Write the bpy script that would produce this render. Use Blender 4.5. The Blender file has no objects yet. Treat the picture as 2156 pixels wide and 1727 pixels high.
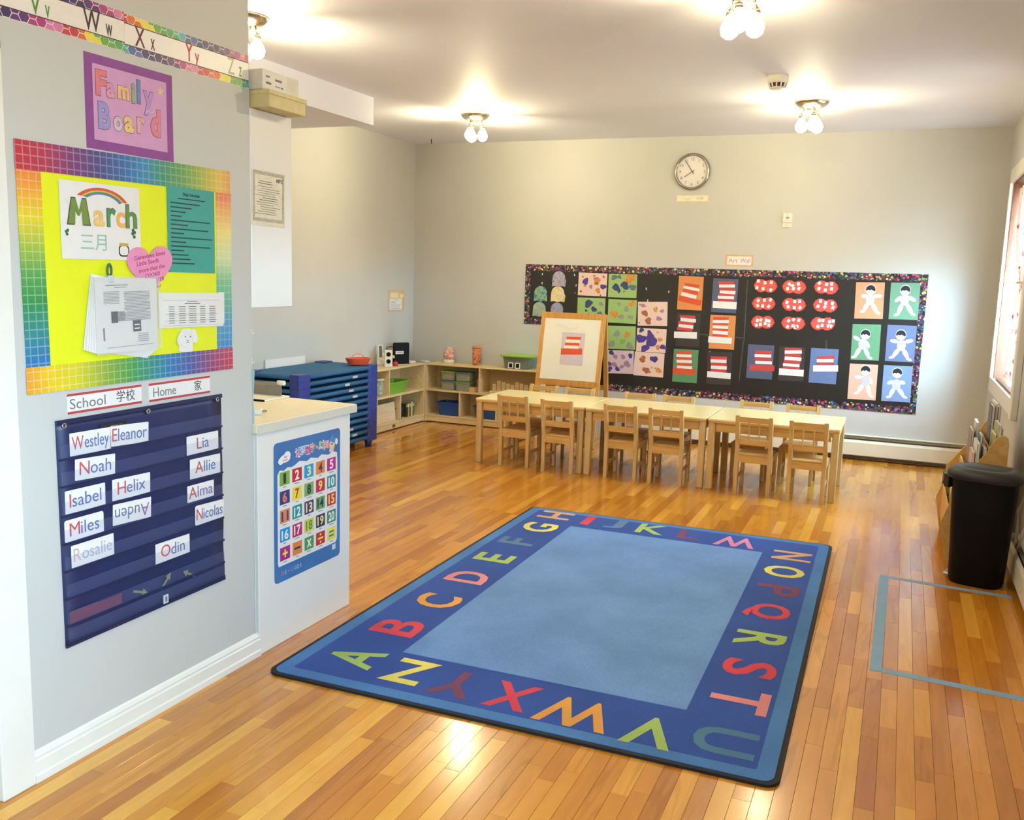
import bpy, bmesh, math, random
from mathutils import Matrix, Vector
random.seed(7)
SC = bpy.context.scene
COL = SC.collection
PI = math.pi
R = math.radians

# ---------------------------------------------------------------- camera
cam_d = bpy.data.cameras.new('camera')
cam_d.sensor_fit = 'HORIZONTAL'
cam_d.sensor_width = 36.0
cam_d.lens = 36.0 * 1939.3 / 2156.0
cam_d.clip_start = 0.05
cam = bpy.data.objects.new('camera', cam_d)
COL.objects.link(cam)
_y, _p, _r = R(-22.684), R(8.388), R(-1.7555)
_f = Vector((math.sin(_y) * math.cos(_p), math.cos(_y) * math.cos(_p), -math.sin(_p)))
_x = Vector((math.cos(_y), -math.sin(_y), 0))
_d = _f.cross(_x)
_rt = math.cos(_r) * _x + math.sin(_r) * _d
_dn = -math.sin(_r) * _x + math.cos(_r) * _d
cam.matrix_world = Matrix(((_rt.x, -_dn.x, -_f.x, 0), (_rt.y, -_dn.y, -_f.y, 0), (_rt.z, -_dn.z, -_f.z, 1.55), (0, 0, 0, 1)))
SC.camera = cam

# ---------------------------------------------------------------- world, exposure
EXPOSURE = -0.06
SKY = 88.0
LAMP_W = 46.0
vs = SC.view_settings
vs.view_transform = 'Standard'
vs.look = 'None'
vs.exposure = EXPOSURE
vs.gamma = 1.0
vs.use_curve_mapping = False
w = bpy.data.worlds.new('overcast_sky')
SC.world = w
w.use_nodes = True
bg = w.node_tree.nodes['Background']
# even overcast sky above the horizon, dim ground below it
_n = w.node_tree.nodes; _l = w.node_tree.links
_tc = _n.new('ShaderNodeTexCoord'); _sx = _n.new('ShaderNodeSeparateXYZ'); _l.new(_tc.outputs['Generated'], _sx.inputs[0])
_rp = _n.new('ShaderNodeValToRGB'); _rp.color_ramp.elements[0].position = 0.49; _rp.color_ramp.elements[1].position = 0.51
_rp.color_ramp.elements[0].color = (0.16, 0.18, 0.18, 1); _rp.color_ramp.elements[1].color = (0.45, 0.74, 1.0, 1)
_mr = _n.new('ShaderNodeMapRange'); _mr.inputs['From Min'].default_value = -1; _l.new(_sx.outputs['Z'], _mr.inputs['Value'])
_l.new(_mr.outputs[0], _rp.inputs['Fac']); _l.new(_rp.outputs['Color'], bg.inputs['Color'])
bg.inputs['Strength'].default_value = SKY

# room measures
XL, XR, YB, YF, ZC = -4.815, 0.708, 8.70, -2.2, 2.857   # far left wall, right wall, back wall, wall behind camera, ceiling
XP = -2.28                                              # face of the grey partition
WIN = [(6.53, 8.20, 0.855, 2.36), (-0.36, 0.64, 0.855, 2.36)]   # right wall openings (y0,y1,z0,z1); the second is added unseen to light the partition

# window portals only steer the sampling of the sky
for i, (a, b, c, d) in enumerate(WIN):
    ld = bpy.data.lights.new('window_portal', 'AREA')
    ld.shape = 'RECTANGLE'; ld.size = d - c; ld.size_y = b - a
    ld.cycles.is_portal = True
    lo = bpy.data.objects.new('window_portal', ld)
    lo.location = (XR + 0.30, (a + b) / 2, (c + d) / 2)
    lo.rotation_euler = (0, R(90), 0)
    COL.objects.link(lo)

# ---------------------------------------------------------------- material helpers
def hexc(s):
    s = s.lstrip('#')
    v = [int(s[i:i + 2], 16) / 255 for i in (0, 2, 4)]
    return tuple(x / 12.92 if x <= 0.04045 else ((x + 0.055) / 1.055) ** 2.4 for x in v) + (1.0,)
MATS = {}
def mat(name, col, rough=0.6, var=0.06, scale=30.0, metal=0.0, bump=0.0, emit=None, strength=0.0, coat=0.0, trans=0.0, spec=None):
    """plain procedural material: base colour with a fine noise variation"""
    if name in MATS: return MATS[name]
    m = bpy.data.materials.new(name); m.use_nodes = True
    nt = m.node_tree; N = nt.nodes; L = nt.links
    bs = N['Principled BSDF']
    c = hexc(col) if isinstance(col, str) else tuple(col) + (1.0,)
    tc = N.new('ShaderNodeTexCoord')
    nz = N.new('ShaderNodeTexNoise'); nz.inputs['Scale'].default_value = scale; nz.inputs['Detail'].default_value = 3
    L.new(tc.outputs['Object'], nz.inputs['Vector'])
    rp = N.new('ShaderNodeValToRGB')
    rp.color_ramp.elements[0].position = 0.3; rp.color_ramp.elements[1].position = 0.7
    rp.color_ramp.elements[0].color = tuple(x * (1 - var) for x in c[:3]) + (1,)
    rp.color_ramp.elements[1].color = tuple(min(1, x * (1 + var)) for x in c[:3]) + (1,)
    L.new(nz.outputs['Fac'], rp.inputs['Fac'])
    L.new(rp.outputs['Color'], bs.inputs['Base Color'])
    bs.inputs['Roughness'].default_value = rough
    bs.inputs['Metallic'].default_value = metal
    if spec is not None: bs.inputs['Specular IOR Level'].default_value = spec
    if coat: bs.inputs['Coat Weight'].default_value = coat; bs.inputs['Coat Roughness'].default_value = 0.08
    if trans: bs.inputs['Transmission Weight'].default_value = trans; bs.inputs['IOR'].default_value = 1.1
    if bump:
        bp = N.new('ShaderNodeBump'); bp.inputs['Strength'].default_value = bump; bp.inputs['Distance'].default_value = 0.002
        L.new(nz.outputs['Fac'], bp.inputs['Height']); L.new(bp.outputs['Normal'], bs.inputs['Normal'])
    if emit:
        bs.inputs['Emission Color'].default_value = hexc(emit); bs.inputs['Emission Strength'].default_value = strength
    MATS[name] = m
    return m
def wood(name, c0, c1, rough=0.45, scale=(2, 30, 30), dist=1.5, coat=0.0):
    """wood grain stretched along the local axis with the small scale"""
    if name in MATS: return MATS[name]
    m = bpy.data.materials.new(name); m.use_nodes = True
    nt = m.node_tree; N = nt.nodes; L = nt.links; bs = N['Principled BSDF']
    tc = N.new('ShaderNodeTexCoord'); mp = N.new('ShaderNodeMapping'); mp.inputs['Scale'].default_value = scale
    oi = N.new('ShaderNodeObjectInfo'); ad = N.new('ShaderNodeVectorMath'); ad.operation = 'ADD'
    ml = N.new('ShaderNodeMath'); ml.operation = 'MULTIPLY'; ml.inputs[1].default_value = 17.0
    L.new(oi.outputs['Random'], ml.inputs[0])
    L.new(tc.outputs['Object'], mp.inputs['Vector']); L.new(mp.outputs['Vector'], ad.inputs[0]); L.new(ml.outputs[0], ad.inputs[1])
    nz = N.new('ShaderNodeTexNoise'); nz.inputs['Scale'].default_value = 1.0; nz.inputs['Detail'].default_value = 5; nz.inputs['Distortion'].default_value = dist
    L.new(ad.outputs[0], nz.inputs['Vector'])
    rp = N.new('ShaderNodeValToRGB'); rp.color_ramp.elements[0].position = 0.3; rp.color_ramp.elements[1].position = 0.7
    rp.color_ramp.elements[0].color = hexc(c0); rp.color_ramp.elements[1].color = hexc(c1)
    L.new(nz.outputs['Fac'], rp.inputs['Fac']); L.new(rp.outputs['Color'], bs.inputs['Base Color'])
    bs.inputs['Roughness'].default_value = rough
    if coat: bs.inputs['Coat Weight'].default_value = coat
    MATS[name] = m
    return m

# ---------------------------------------------------------------- mesh helpers
def box(bm, x0, x1, y0, y1, z0, z1, bevel=0.0, seg=1):
    b2 = bmesh.new() if bevel else bm
    vs_ = [b2.verts.new(p) for p in ((x0, y0, z0), (x1, y0, z0), (x1, y1, z0), (x0, y1, z0), (x0, y0, z1), (x1, y0, z1), (x1, y1, z1), (x0, y1, z1))]
    for f in ((3, 2, 1, 0), (4, 5, 6, 7), (0, 1, 5, 4), (1, 2, 6, 5), (2, 3, 7, 6), (3, 0, 4, 7)):
        b2.faces.new([vs_[i] for i in f])
    if bevel:
        bmesh.ops.bevel(b2, geom=b2.edges[:], offset=bevel, segments=seg, affect='EDGES', clamp_overlap=True)
        merge(bm, b2)
    return bm
def merge(bm, b2):
    t = bpy.data.meshes.new('tmp'); b2.to_mesh(t); b2.free(); bm.from_mesh(t); bpy.data.meshes.remove(t)
def beam(bm, p, q, wx, wy, up=(0, 0, 1)):
    """square-section bar from p to q; wx along the side axis, wy along the other"""
    p, q = Vector(p), Vector(q); d = (q - p).normalized()
    s = d.cross(Vector(up))
    if s.length < 1e-5: s = d.cross(Vector((0, 1, 0)))
    s.normalize(); t = s.cross(d)
    rows = []
    for c in (p, q):
        rows.append([bm.verts.new(c + s * (a * wx / 2) + t * (b * wy / 2)) for a, b in ((-1, -1), (1, -1), (1, 1), (-1, 1))])
    for i in range(4):
        j = (i + 1) % 4; bm.faces.new((rows[0][i], rows[0][j], rows[1][j], rows[1][i]))
    bm.faces.new(rows[0][::-1]); bm.faces.new(rows[1])
    return bm
def tube(bm, path, r, n=8, cap=True):
    """round tube along a path; r may be a list"""
    P = [Vector(p) for p in path]; rs = r if isinstance(r, (list, tuple)) else [r] * len(P)
    rings = []; ref = Vector((0, 0, 1))
    for i, p in enumerate(P):
        d = (P[min(i + 1, len(P) - 1)] - P[max(i - 1, 0)]).normalized()
        if abs(d.dot(ref)) > 0.95: ref = Vector((1, 0, 0)) if abs(d.x) < 0.9 else Vector((0, 1, 0))
        s = d.cross(ref).normalized(); t = s.cross(d)
        rings.append([bm.verts.new(p + (s * math.cos(2 * PI * k / n) + t * math.sin(2 * PI * k / n)) * rs[i]) for k in range(n)])
    for a, b in zip(rings, rings[1:]):
        for k in range(n):
            f = bm.faces.new((a[k], a[(k + 1) % n], b[(k + 1) % n], b[k])); f.smooth = True
    if cap:
        bm.faces.new(rings[0][::-1]); bm.faces.new(rings[-1])
    return bm
def lathe(bm, prof, n=24, c=(0, 0, 0), sx=1.0, sy=1.0, power=2.0, smooth=True, closed=False):
    """profile of (radius, z) spun round z; power > 2 squares the section off"""
    rings = []
    for r, z in prof:
        if r < 1e-6: rings.append([bm.verts.new((c[0], c[1], c[2] + z))]); continue
        ring = []
        for k in range(n):
            a = 2 * PI * k / n; ca, sa = math.cos(a), math.sin(a)
            q = (abs(ca) ** power + abs(sa) ** power) ** (-1.0 / power)
            ring.append(bm.verts.new((c[0] + r * q * ca * sx, c[1] + r * q * sa * sy, c[2] + z)))
        rings.append(ring)
    pairs = list(zip(rings, rings[1:]))
    if closed: pairs.append((rings[-1], rings[0]))
    for a, b in pairs:
        for k in range(n):
            if len(a) == 1 and len(b) == 1: continue
            if len(a) == 1: f = bm.faces.new((a[0], b[(k + 1) % n], b[k]))
            elif len(b) == 1: f = bm.faces.new((a[k], a[(k + 1) % n], b[0]))
            else: f = bm.faces.new((a[k], a[(k + 1) % n], b[(k + 1) % n], b[k]))
            f.smooth = smooth
    if len(rings[0]) > 1 and not closed: bm.faces.new(rings[0][::-1])
    if len(rings[-1]) > 1 and not closed: bm.faces.new(rings[-1])
    return bm
def prism(bm, pts, z0, z1):
    """polygon in local xy, extruded from z0 to z1"""
    a = [bm.verts.new((x, y, z0)) for x, y in pts]; b = [bm.verts.new((x, y, z1)) for x, y in pts]
    n = len(pts)
    area = sum(pts[i][0] * pts[(i + 1) % n][1] - pts[(i + 1) % n][0] * pts[i][1] for i in range(n))
    if area < 0: a.reverse(); b.reverse()
    bm.faces.new(a[::-1]); bm.faces.new(b)
    for i in range(n):
        j = (i + 1) % n; bm.faces.new((a[i], a[j], b[j], b[i]))
    return bm
def obj(name, bm, m, parent=None, loc=None, rot=None):
    me = bpy.data.meshes.new(name)
    if isinstance(bm, bpy.types.Mesh): me = bm
    else:
        bmesh.ops.recalc_face_normals(bm, faces=bm.faces[:]); bm.to_mesh(me); bm.free()
    if m is not None:
        if isinstance(bm, bpy.types.Mesh): me.materials.clear()
        for mm in (m if isinstance(m, (list, tuple)) else [m]): me.materials.append(mm)
    o = bpy.data.objects.new(name, me); COL.objects.link(o)
    if parent: o.parent = parent
    if loc: o.location = loc
    if rot: o.rotation_euler = rot
    return o
def tag(o, label=None, cat=None, group=None, kind=None):
    if label: o['label'] = label
    if cat: o['category'] = cat
    if group: o['group'] = group
    if kind: o['kind'] = kind
    return o
def thing(name, label, cat, loc=(0, 0, 0), rot=(0, 0, 0), group=None):
    o = bpy.data.objects.new(name, None); COL.objects.link(o)
    o.empty_display_size = 0.05
    o.location = loc; o.rotation_euler = rot
    return tag(o, label, cat, group)
def copy_tree(o, parent=None):
    c = o.copy(); COL.objects.link(c); c.parent = parent
    for ch in [q for q in ALLCH(o)]: copy_tree(ch, c)
    return c
def ALLCH(o): return list(o.children)
def bx(name, m, parent, x0, x1, y0, y1, z0, z1, bevel=0.0):
    return obj(name, box(bmesh.new(), x0, x1, y0, y1, z0, z1, bevel), m, parent)
def rect(w, h, cx=0, cy=0, a=0):
    ca, sa = math.cos(R(a)), math.sin(R(a))
    return [(cx + x * ca - y * sa, cy + x * sa + y * ca) for x, y in ((-w / 2, -h / 2), (w / 2, -h / 2), (w / 2, h / 2), (-w / 2, h / 2))]
def rrect(w, h, r, cx=0, cy=0, n=4):
    pts = []
    for qx, qy, a0 in ((w / 2 - r, h / 2 - r, 0), (-w / 2 + r, h / 2 - r, 90), (-w / 2 + r, -h / 2 + r, 180), (w / 2 - r, -h / 2 + r, 270)):
        for k in range(n + 1):
            a = R(a0 + 90 * k / n); pts.append((cx + qx + r * math.cos(a), cy + qy + r * math.sin(a)))
    return pts
def ell(rx, ry, cx=0, cy=0, n=18, a=0):
    ca, sa = math.cos(R(a)), math.sin(R(a))
    return [(cx + rx * math.cos(2 * PI * k / n) * ca - ry * math.sin(2 * PI * k / n) * sa, cy + rx * math.cos(2 * PI * k / n) * sa + ry * math.sin(2 * PI * k / n) * ca) for k in range(n)]
def blob(cx, cy, r, n=14, rough=0.25, seed=0, sy=1.0):
    rg = random.Random(seed); ph = [rg.uniform(0, 6.28) for _ in range(3)]
    out = []
    for k in range(n):
        a = 2 * PI * k / n
        q = r * (1 + rough * (0.6 * math.sin(2 * a + ph[0]) + 0.5 * math.sin(3 * a + ph[1]) + 0.3 * math.sin(5 * a + ph[2])))
        out.append((cx + q * math.cos(a), cy + q * math.sin(a) * sy))
    return out
def prints(name, parent, items, z, t=0.0004):
    """flat ink or cut-paper shapes [(points, material)] as one thin mesh"""
    bm = bmesh.new(); ms = []
    for k, (pts, m) in enumerate(items):
        if m not in ms: ms.append(m)
        n0 = len(bm.faces)
        prism(bm, pts, z + k * 0.00002, z + t + k * 0.00002)
        bm.faces.ensure_lookup_table()
        for f in bm.faces[n0:]: f.material_index = ms.index(m)
    return obj(name, bm, ms, parent)
def stroke(pts, wd):
    """a pen line as polygons"""
    out = []
    for p, q in zip(pts, pts[1:]):
        dx, dy = q[0] - p[0], q[1] - p[1]; l = math.hypot(dx, dy) or 1
        ex, ey = dx / l * wd * 0.3, dy / l * wd * 0.3
        nx, ny = -dy / l * wd / 2, dx / l * wd / 2
        out.append([(p[0] - ex + nx, p[1] - ey + ny), (p[0] - ex - nx, p[1] - ey - ny), (q[0] + ex - nx, q[1] + ey - ny), (q[0] + ex + nx, q[1] + ey + ny)])
    return out
TXT = {}
def text_mesh(body, size, bold=0.0, align='CENTER', t=0.0003, shear=0.0, space=1.0, line=1.0):
    key = (body, size, bold, align, t, shear, space)
    if key not in TXT:
        c = bpy.data.curves.new('lettering', 'FONT'); c.body = body; c.size = size; c.offset = bold * size; c.extrude = t
        c.resolution_u = 3; c.align_x = align; c.align_y = 'CENTER'; c.shear = shear; c.space_character = space; c.space_line = line
        o = bpy.data.objects.new('tmp', c)
        TXT[key] = bpy.data.meshes.new_from_object(o)
        bpy.data.objects.remove(o); bpy.data.curves.remove(c)
    return TXT[key]
def text(body, size, m, parent, x=0, y=0, z=0, bold=0.0, rot=0, align='CENTER', shear=0.0, space=1.0, fit=None, fith=None, name='lettering', line=1.0):
    me = text_mesh(body, size, bold, align, 0.0003, shear, space, line).copy()
    xs = [v.co.x for v in me.vertices]; ys = [v.co.y for v in me.vertices]
    kx = fit / (max(xs) - min(xs)) if fit else 1; ky = fith / (max(ys) - min(ys)) if fith else (1 if not fit else 1)
    cxm = (max(xs) + min(xs)) / 2 if (fit or align == 'CENTER') else 0; cym = (max(ys) + min(ys)) / 2
    for v in me.vertices: v.co.x = (v.co.x - cxm) * kx; v.co.y = (v.co.y - cym) * ky
    return obj(name, me, m, parent, (x, y, z), (0, 0, R(rot)))
def text_width(body, size):
    xs = [v.co.x for v in text_mesh(body, size).vertices]; return max(xs) - min(xs)
LEFTW = (R(90), 0, R(90))      # local x to the right as seen, y up, z out of a wall that faces +X
BACKW = (R(90), 0, 0)          # the same for a wall that faces -Y
def left_item(name, label, cat, y, z, rot=0, group=None, off=0.0):
    o = thing(name, label, cat, (XP + off, y, z), (0, 0, 0), group)
    o.rotation_euler = (Matrix.Rotation(R(90), 3, 'Z') @ Matrix.Rotation(R(90), 3, 'X') @ Matrix.Rotation(R(rot), 3, 'Z')).to_euler()
    return o
def back_item(name, label, cat, x, z, rot=0, group=None, off=0.0):
    o = thing(name, label, cat, (x, YB - off, z), (0, 0, 0), group)
    o.rotation_euler = (Matrix.Rotation(R(90), 3, 'X') @ Matrix.Rotation(R(rot), 3, 'Z')).to_euler()
    return o
def sheet(name, parent, m, w, h, z0, t=0.0012, pts=None):
    return obj(name, prism(bmesh.new(), pts or rect(w, h), z0, z0 + t), m, parent)

# ---------------------------------------------------------------- common materials
M_wall = mat('wall_paint_grey', '#c7c6c0', 0.55, 0.015, 3, bump=0.02)
M_ceil = mat('ceiling_paint', '#e7eaf7', 0.6, 0.01, 3)
M_white = mat('white_trim_paint', '#e9e4d9', 0.35, 0.02, 8)
M_lam = mat('white_laminate', '#ebe7e0', 0.3, 0.015, 5)
M_counter = mat('counter_laminate', '#eadfc2', 0.35, 0.02, 12)
M_paper = mat('white_paper', '#e9e4df', 0.7, 0.02, 20)
M_black = mat('black_ink', '#1c1a1a', 0.7, 0.05)
M_grey_ink = mat('grey_ink', '#7b7874', 0.8, 0.05)
M_red_ink = mat('red_marker', '#c8504e', 0.7, 0.08)
M_blue_ink = mat('blue_marker', '#5f6fa0', 0.7, 0.08)
M_birch = wood('birch_ply', '#d9bd86', '#e8d3a2', 0.5, (3, 40, 40), 0.8)
M_birch_d = wood('birch_ply_back', '#c7a56a', '#d6b87f', 0.55, (3, 40, 40), 0.8)
M_pine = wood('chair_pine', '#c5a264', '#dcbf84', 0.45, (30, 30, 3), 1.0)
M_pine_h = wood('table_pine', '#c99c52', '#dfb872', 0.45, (3, 30, 30), 1.0)
M_easel = wood('easel_wood', '#c4893f', '#d9a355', 0.4, (30, 30, 3), 1.0)
M_oak = wood('oak_reveal', '#522c15', '#764527', 0.4, (14, 14, 2), 2.0)
M_tabletop = mat('table_laminate', '#fae8ae', 0.2, 0.02, 4)
M_steel = mat('brushed_steel', '#b9b4a8', 0.25, 0.05, 50, metal=1.0)
M_blackpl = mat('black_plastic', '#060606', 0.5, 0.1, 60, spec=0.18)
M_whitepl = mat('white_plastic', '#e8e2d4', 0.4, 0.02)
M_heat = mat('heater_enamel', '#e4dcc6', 0.35, 0.02, 6)
M_dark = mat('dark_gap', '#211a15', 0.8, 0.1)

# ---------------------------------------------------------------- room shell
def struct(name, bm, m, parent=None):
    return tag(obj(name, bm, m, parent), kind='structure' if parent is None else None)
T = 0.12
b = bmesh.new(); box(b, XL - T, XR + T + 0.2, YF - T, YB + T, -0.06, -0.012)
floor = struct('floor', b, mat('subfloor', '#4a2c14', 0.8))
b = bmesh.new(); box(b, XL - T, XR + T, YF - T, YB + T, ZC, ZC + 0.1); struct('ceiling', b, M_ceil)
b = bmesh.new(); box(b, XL - T, XR + T + 0.2, YB, YB + T, -0.012, ZC); struct('wall_back', b, M_wall)
b = bmesh.new(); box(b, XL - T, XL, 2.73, YB, -0.012, ZC); struct('wall_left', b, M_wall)
b = bmesh.new(); box(b, XL - T, XR + T + 0.2, YF - T, YF, -0.012, ZC); struct('wall_front', b, M_wall)
# the partition: a solid grey block whose face shows on the left
b = bmesh.new(); box(b, XL - T, XP, 1.70, 2.857, -0.012, ZC)
struct('wall_partition', b, M_wall)
b = bmesh.new(); box(b, XP - 0.14, XP, YF, 0.72, -0.012, ZC); box(b, XP - 0.14, XP, 0.72, 1.70, 2.12, ZC); struct('wall_hall', b, M_wall)
# right wall with the window hole and the hole of the added light-giving one
b = bmesh.new(); TW = 0.27
ys = [YF, WIN[1][0], WIN[1][1], WIN[0][0], WIN[0][1], YB]
for i in range(5):
    if i in (1, 3):
        box(b, XR, XR + TW, ys[i], ys[i + 1], -0.012, 0.855); box(b, XR, XR + TW, ys[i], ys[i + 1], 2.36, ZC)
    else: box(b, XR, XR + TW, ys[i], ys[i + 1], -0.012, ZC)
struct('wall_right', b, M_wall)
# dropped soffit over the kitchen side
b = bmesh.new(); box(b, XL, -3.877, 2.87, 6.335, 2.652, ZC); struct('ceiling_soffit', b, M_ceil)
# door casing at the left edge of the picture and the door it frames
dr = tag(obj('trim_1', box(box(box(bmesh.new(), XP - 0.02, XP + 0.018, 1.712, 1.822, 0, 2.14, 0.003), XP - 0.02, XP + 0.018, 0.60, 0.71, 0, 2.14, 0.003), XP - 0.02, XP + 0.018, 0.60, 1.822, 2.10, 2.21, 0.003), M_white), kind='structure')
dd = tag(obj('door_1', box(bmesh.new(), XP - 0.10, XP - 0.06, 0.72, 1.70, 0.005, 2.11, 0.004), M_white), kind='structure')
obj('door_handle', tube(bmesh.new(), [(XP - 0.06, 1.62, 1.0), (XP - 0.01, 1.62, 1.0), (XP - 0.01, 1.52, 1.0)], 0.009), M_steel, dd)
# baseboard with a moulded top
prof = [(0, 0), (0.017, 0), (0.017, 0.022), (0.0135, 0.028), (0.0135, 0.066), (0.010, 0.072), (0.011, 0.080), (0.006, 0.090), (0, 0.096)]
b = bmesh.new()
for (y0, y1) in ((1.822, 2.874),):
    r0 = [b.verts.new((XP + x, y0, z)) for x, z in prof]; r1 = [b.verts.new((XP + x, y1, z)) for x, z in prof]
    for i in range(len(prof)):
        j = (i + 1) % len(prof); b.faces.new((r0[i], r0[j], r1[j], r1[i]))
    b.faces.new(r0[::-1]); b.faces.new(r1)
struct('baseboard_left', b, M_white)
b = bmesh.new(); box(b, XL, XL + 0.014, 2.87, YB, 0, 0.09, 0.003); struct('baseboard_far', b, M_white)
# brown quarter-round where the back heater meets the floor
# ---------------------------------------------------------------- window in the right wall, and the added unseen one
def clear(name, col, fac, rough=0.05):
    """thin clear sheet: mostly see-through with a little tint and gloss"""
    if name in MATS: return MATS[name]
    m = bpy.data.materials.new(name); m.use_nodes = True
    nt = m.node_tree; N = nt.nodes; L = nt.links; bs = N['Principled BSDF']
    bs.inputs['Base Color'].default_value = hexc(col); bs.inputs['Roughness'].default_value = rough
    tr = N.new('ShaderNodeBsdfTransparent'); mx = N.new('ShaderNodeMixShader'); mx.inputs[0].default_value = fac
    L.new(tr.outputs[0], mx.inputs[1]); L.new(bs.outputs[0], mx.inputs[2]); L.new(mx.outputs[0], N['Material Output'].inputs['Surface'])
    MATS[name] = m; return m
M_glass = clear('window_glass', '#f4fbff', 0.07, 0.03)
def window(name, y0, y1, z0, z1):
    wdw = tag(bpy.data.objects.new(name, None), kind='structure'); COL.objects.link(wdw); wdw.location = (XR, (y0 + y1) / 2, z0)
    def part(n, m, x0, x1, a, b_, c, d, bev=0.0):
        o = bx(n, m, wdw, x0 - XR, x1 - XR, a - (y0 + y1) / 2, b_ - (y0 + y1) / 2, c - z0, d - z0, bev); return o
    t = 0.112
    part('casing', M_white, XR - 0.022, XR, y1, y1 + t, z0 - t, z1 + t, 0.004)
    part('casing', M_white, XR - 0.040, XR, y0 - t, y0, z0 - t, z1 + t, 0.004)
    part('casing', M_white, XR - 0.022, XR, y0, y1, z0 - t, z0 - 0.001, 0.004)
    part('casing', M_white, XR - 0.022, XR, y0, y1, z1 + 0.001, z1 + t, 0.004)
    part('stop_bead', M_white, XR - 0.028, XR - 0.012, y0 + 0.002, y1 - 0.002, z0 - 0.012, z0 + 0.004, 0.002)
    part('stop_bead', M_white, XR - 0.028, XR - 0.012, y1 - 0.004, y1 + 0.012, z0, z1, 0.002)
    part('jamb', M_oak, XR, XR + 0.24, y1 - 0.012, y1, z0, z1)
    part('jamb', M_oak, XR, XR + 0.24, y0, y0 + 0.012, z0, z1)
    part('sill', M_oak, XR, XR + 0.24, y0, y1, z0, z0 + 0.012)
    part('head', M_oak, XR, XR + 0.24, y0, y1, z1 - 0.012, z1)
    ym = (y0 + y1) / 2
    for a, c in ((y0 + 0.012, ym), (ym, y1 - 0.012)):
        part('sash', M_white, XR + 0.20, XR + 0.235, a, a + 0.045, z0 + 0.012, z1 - 0.012)
        part('sash', M_white, XR + 0.20, XR + 0.235, c - 0.045, c, z0 + 0.012, z1 - 0.012)
        part('sash', M_white, XR + 0.20, XR + 0.235, a + 0.045, c - 0.045, z0 + 0.012, z0 + 0.06)
        part('sash', M_white, XR + 0.20, XR + 0.235, a + 0.045, c - 0.045, z1 - 0.06, z1 - 0.012)
        part('pane', M_glass, XR + 0.215, XR + 0.219, a + 0.045, c - 0.045, z0 + 0.06, z1 - 0.06)
    return wdw
for i, wn in enumerate(WIN): window('window_%d' % (i + 1), *wn)  # the second window is added out of view, for its daylight on the partition
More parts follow.
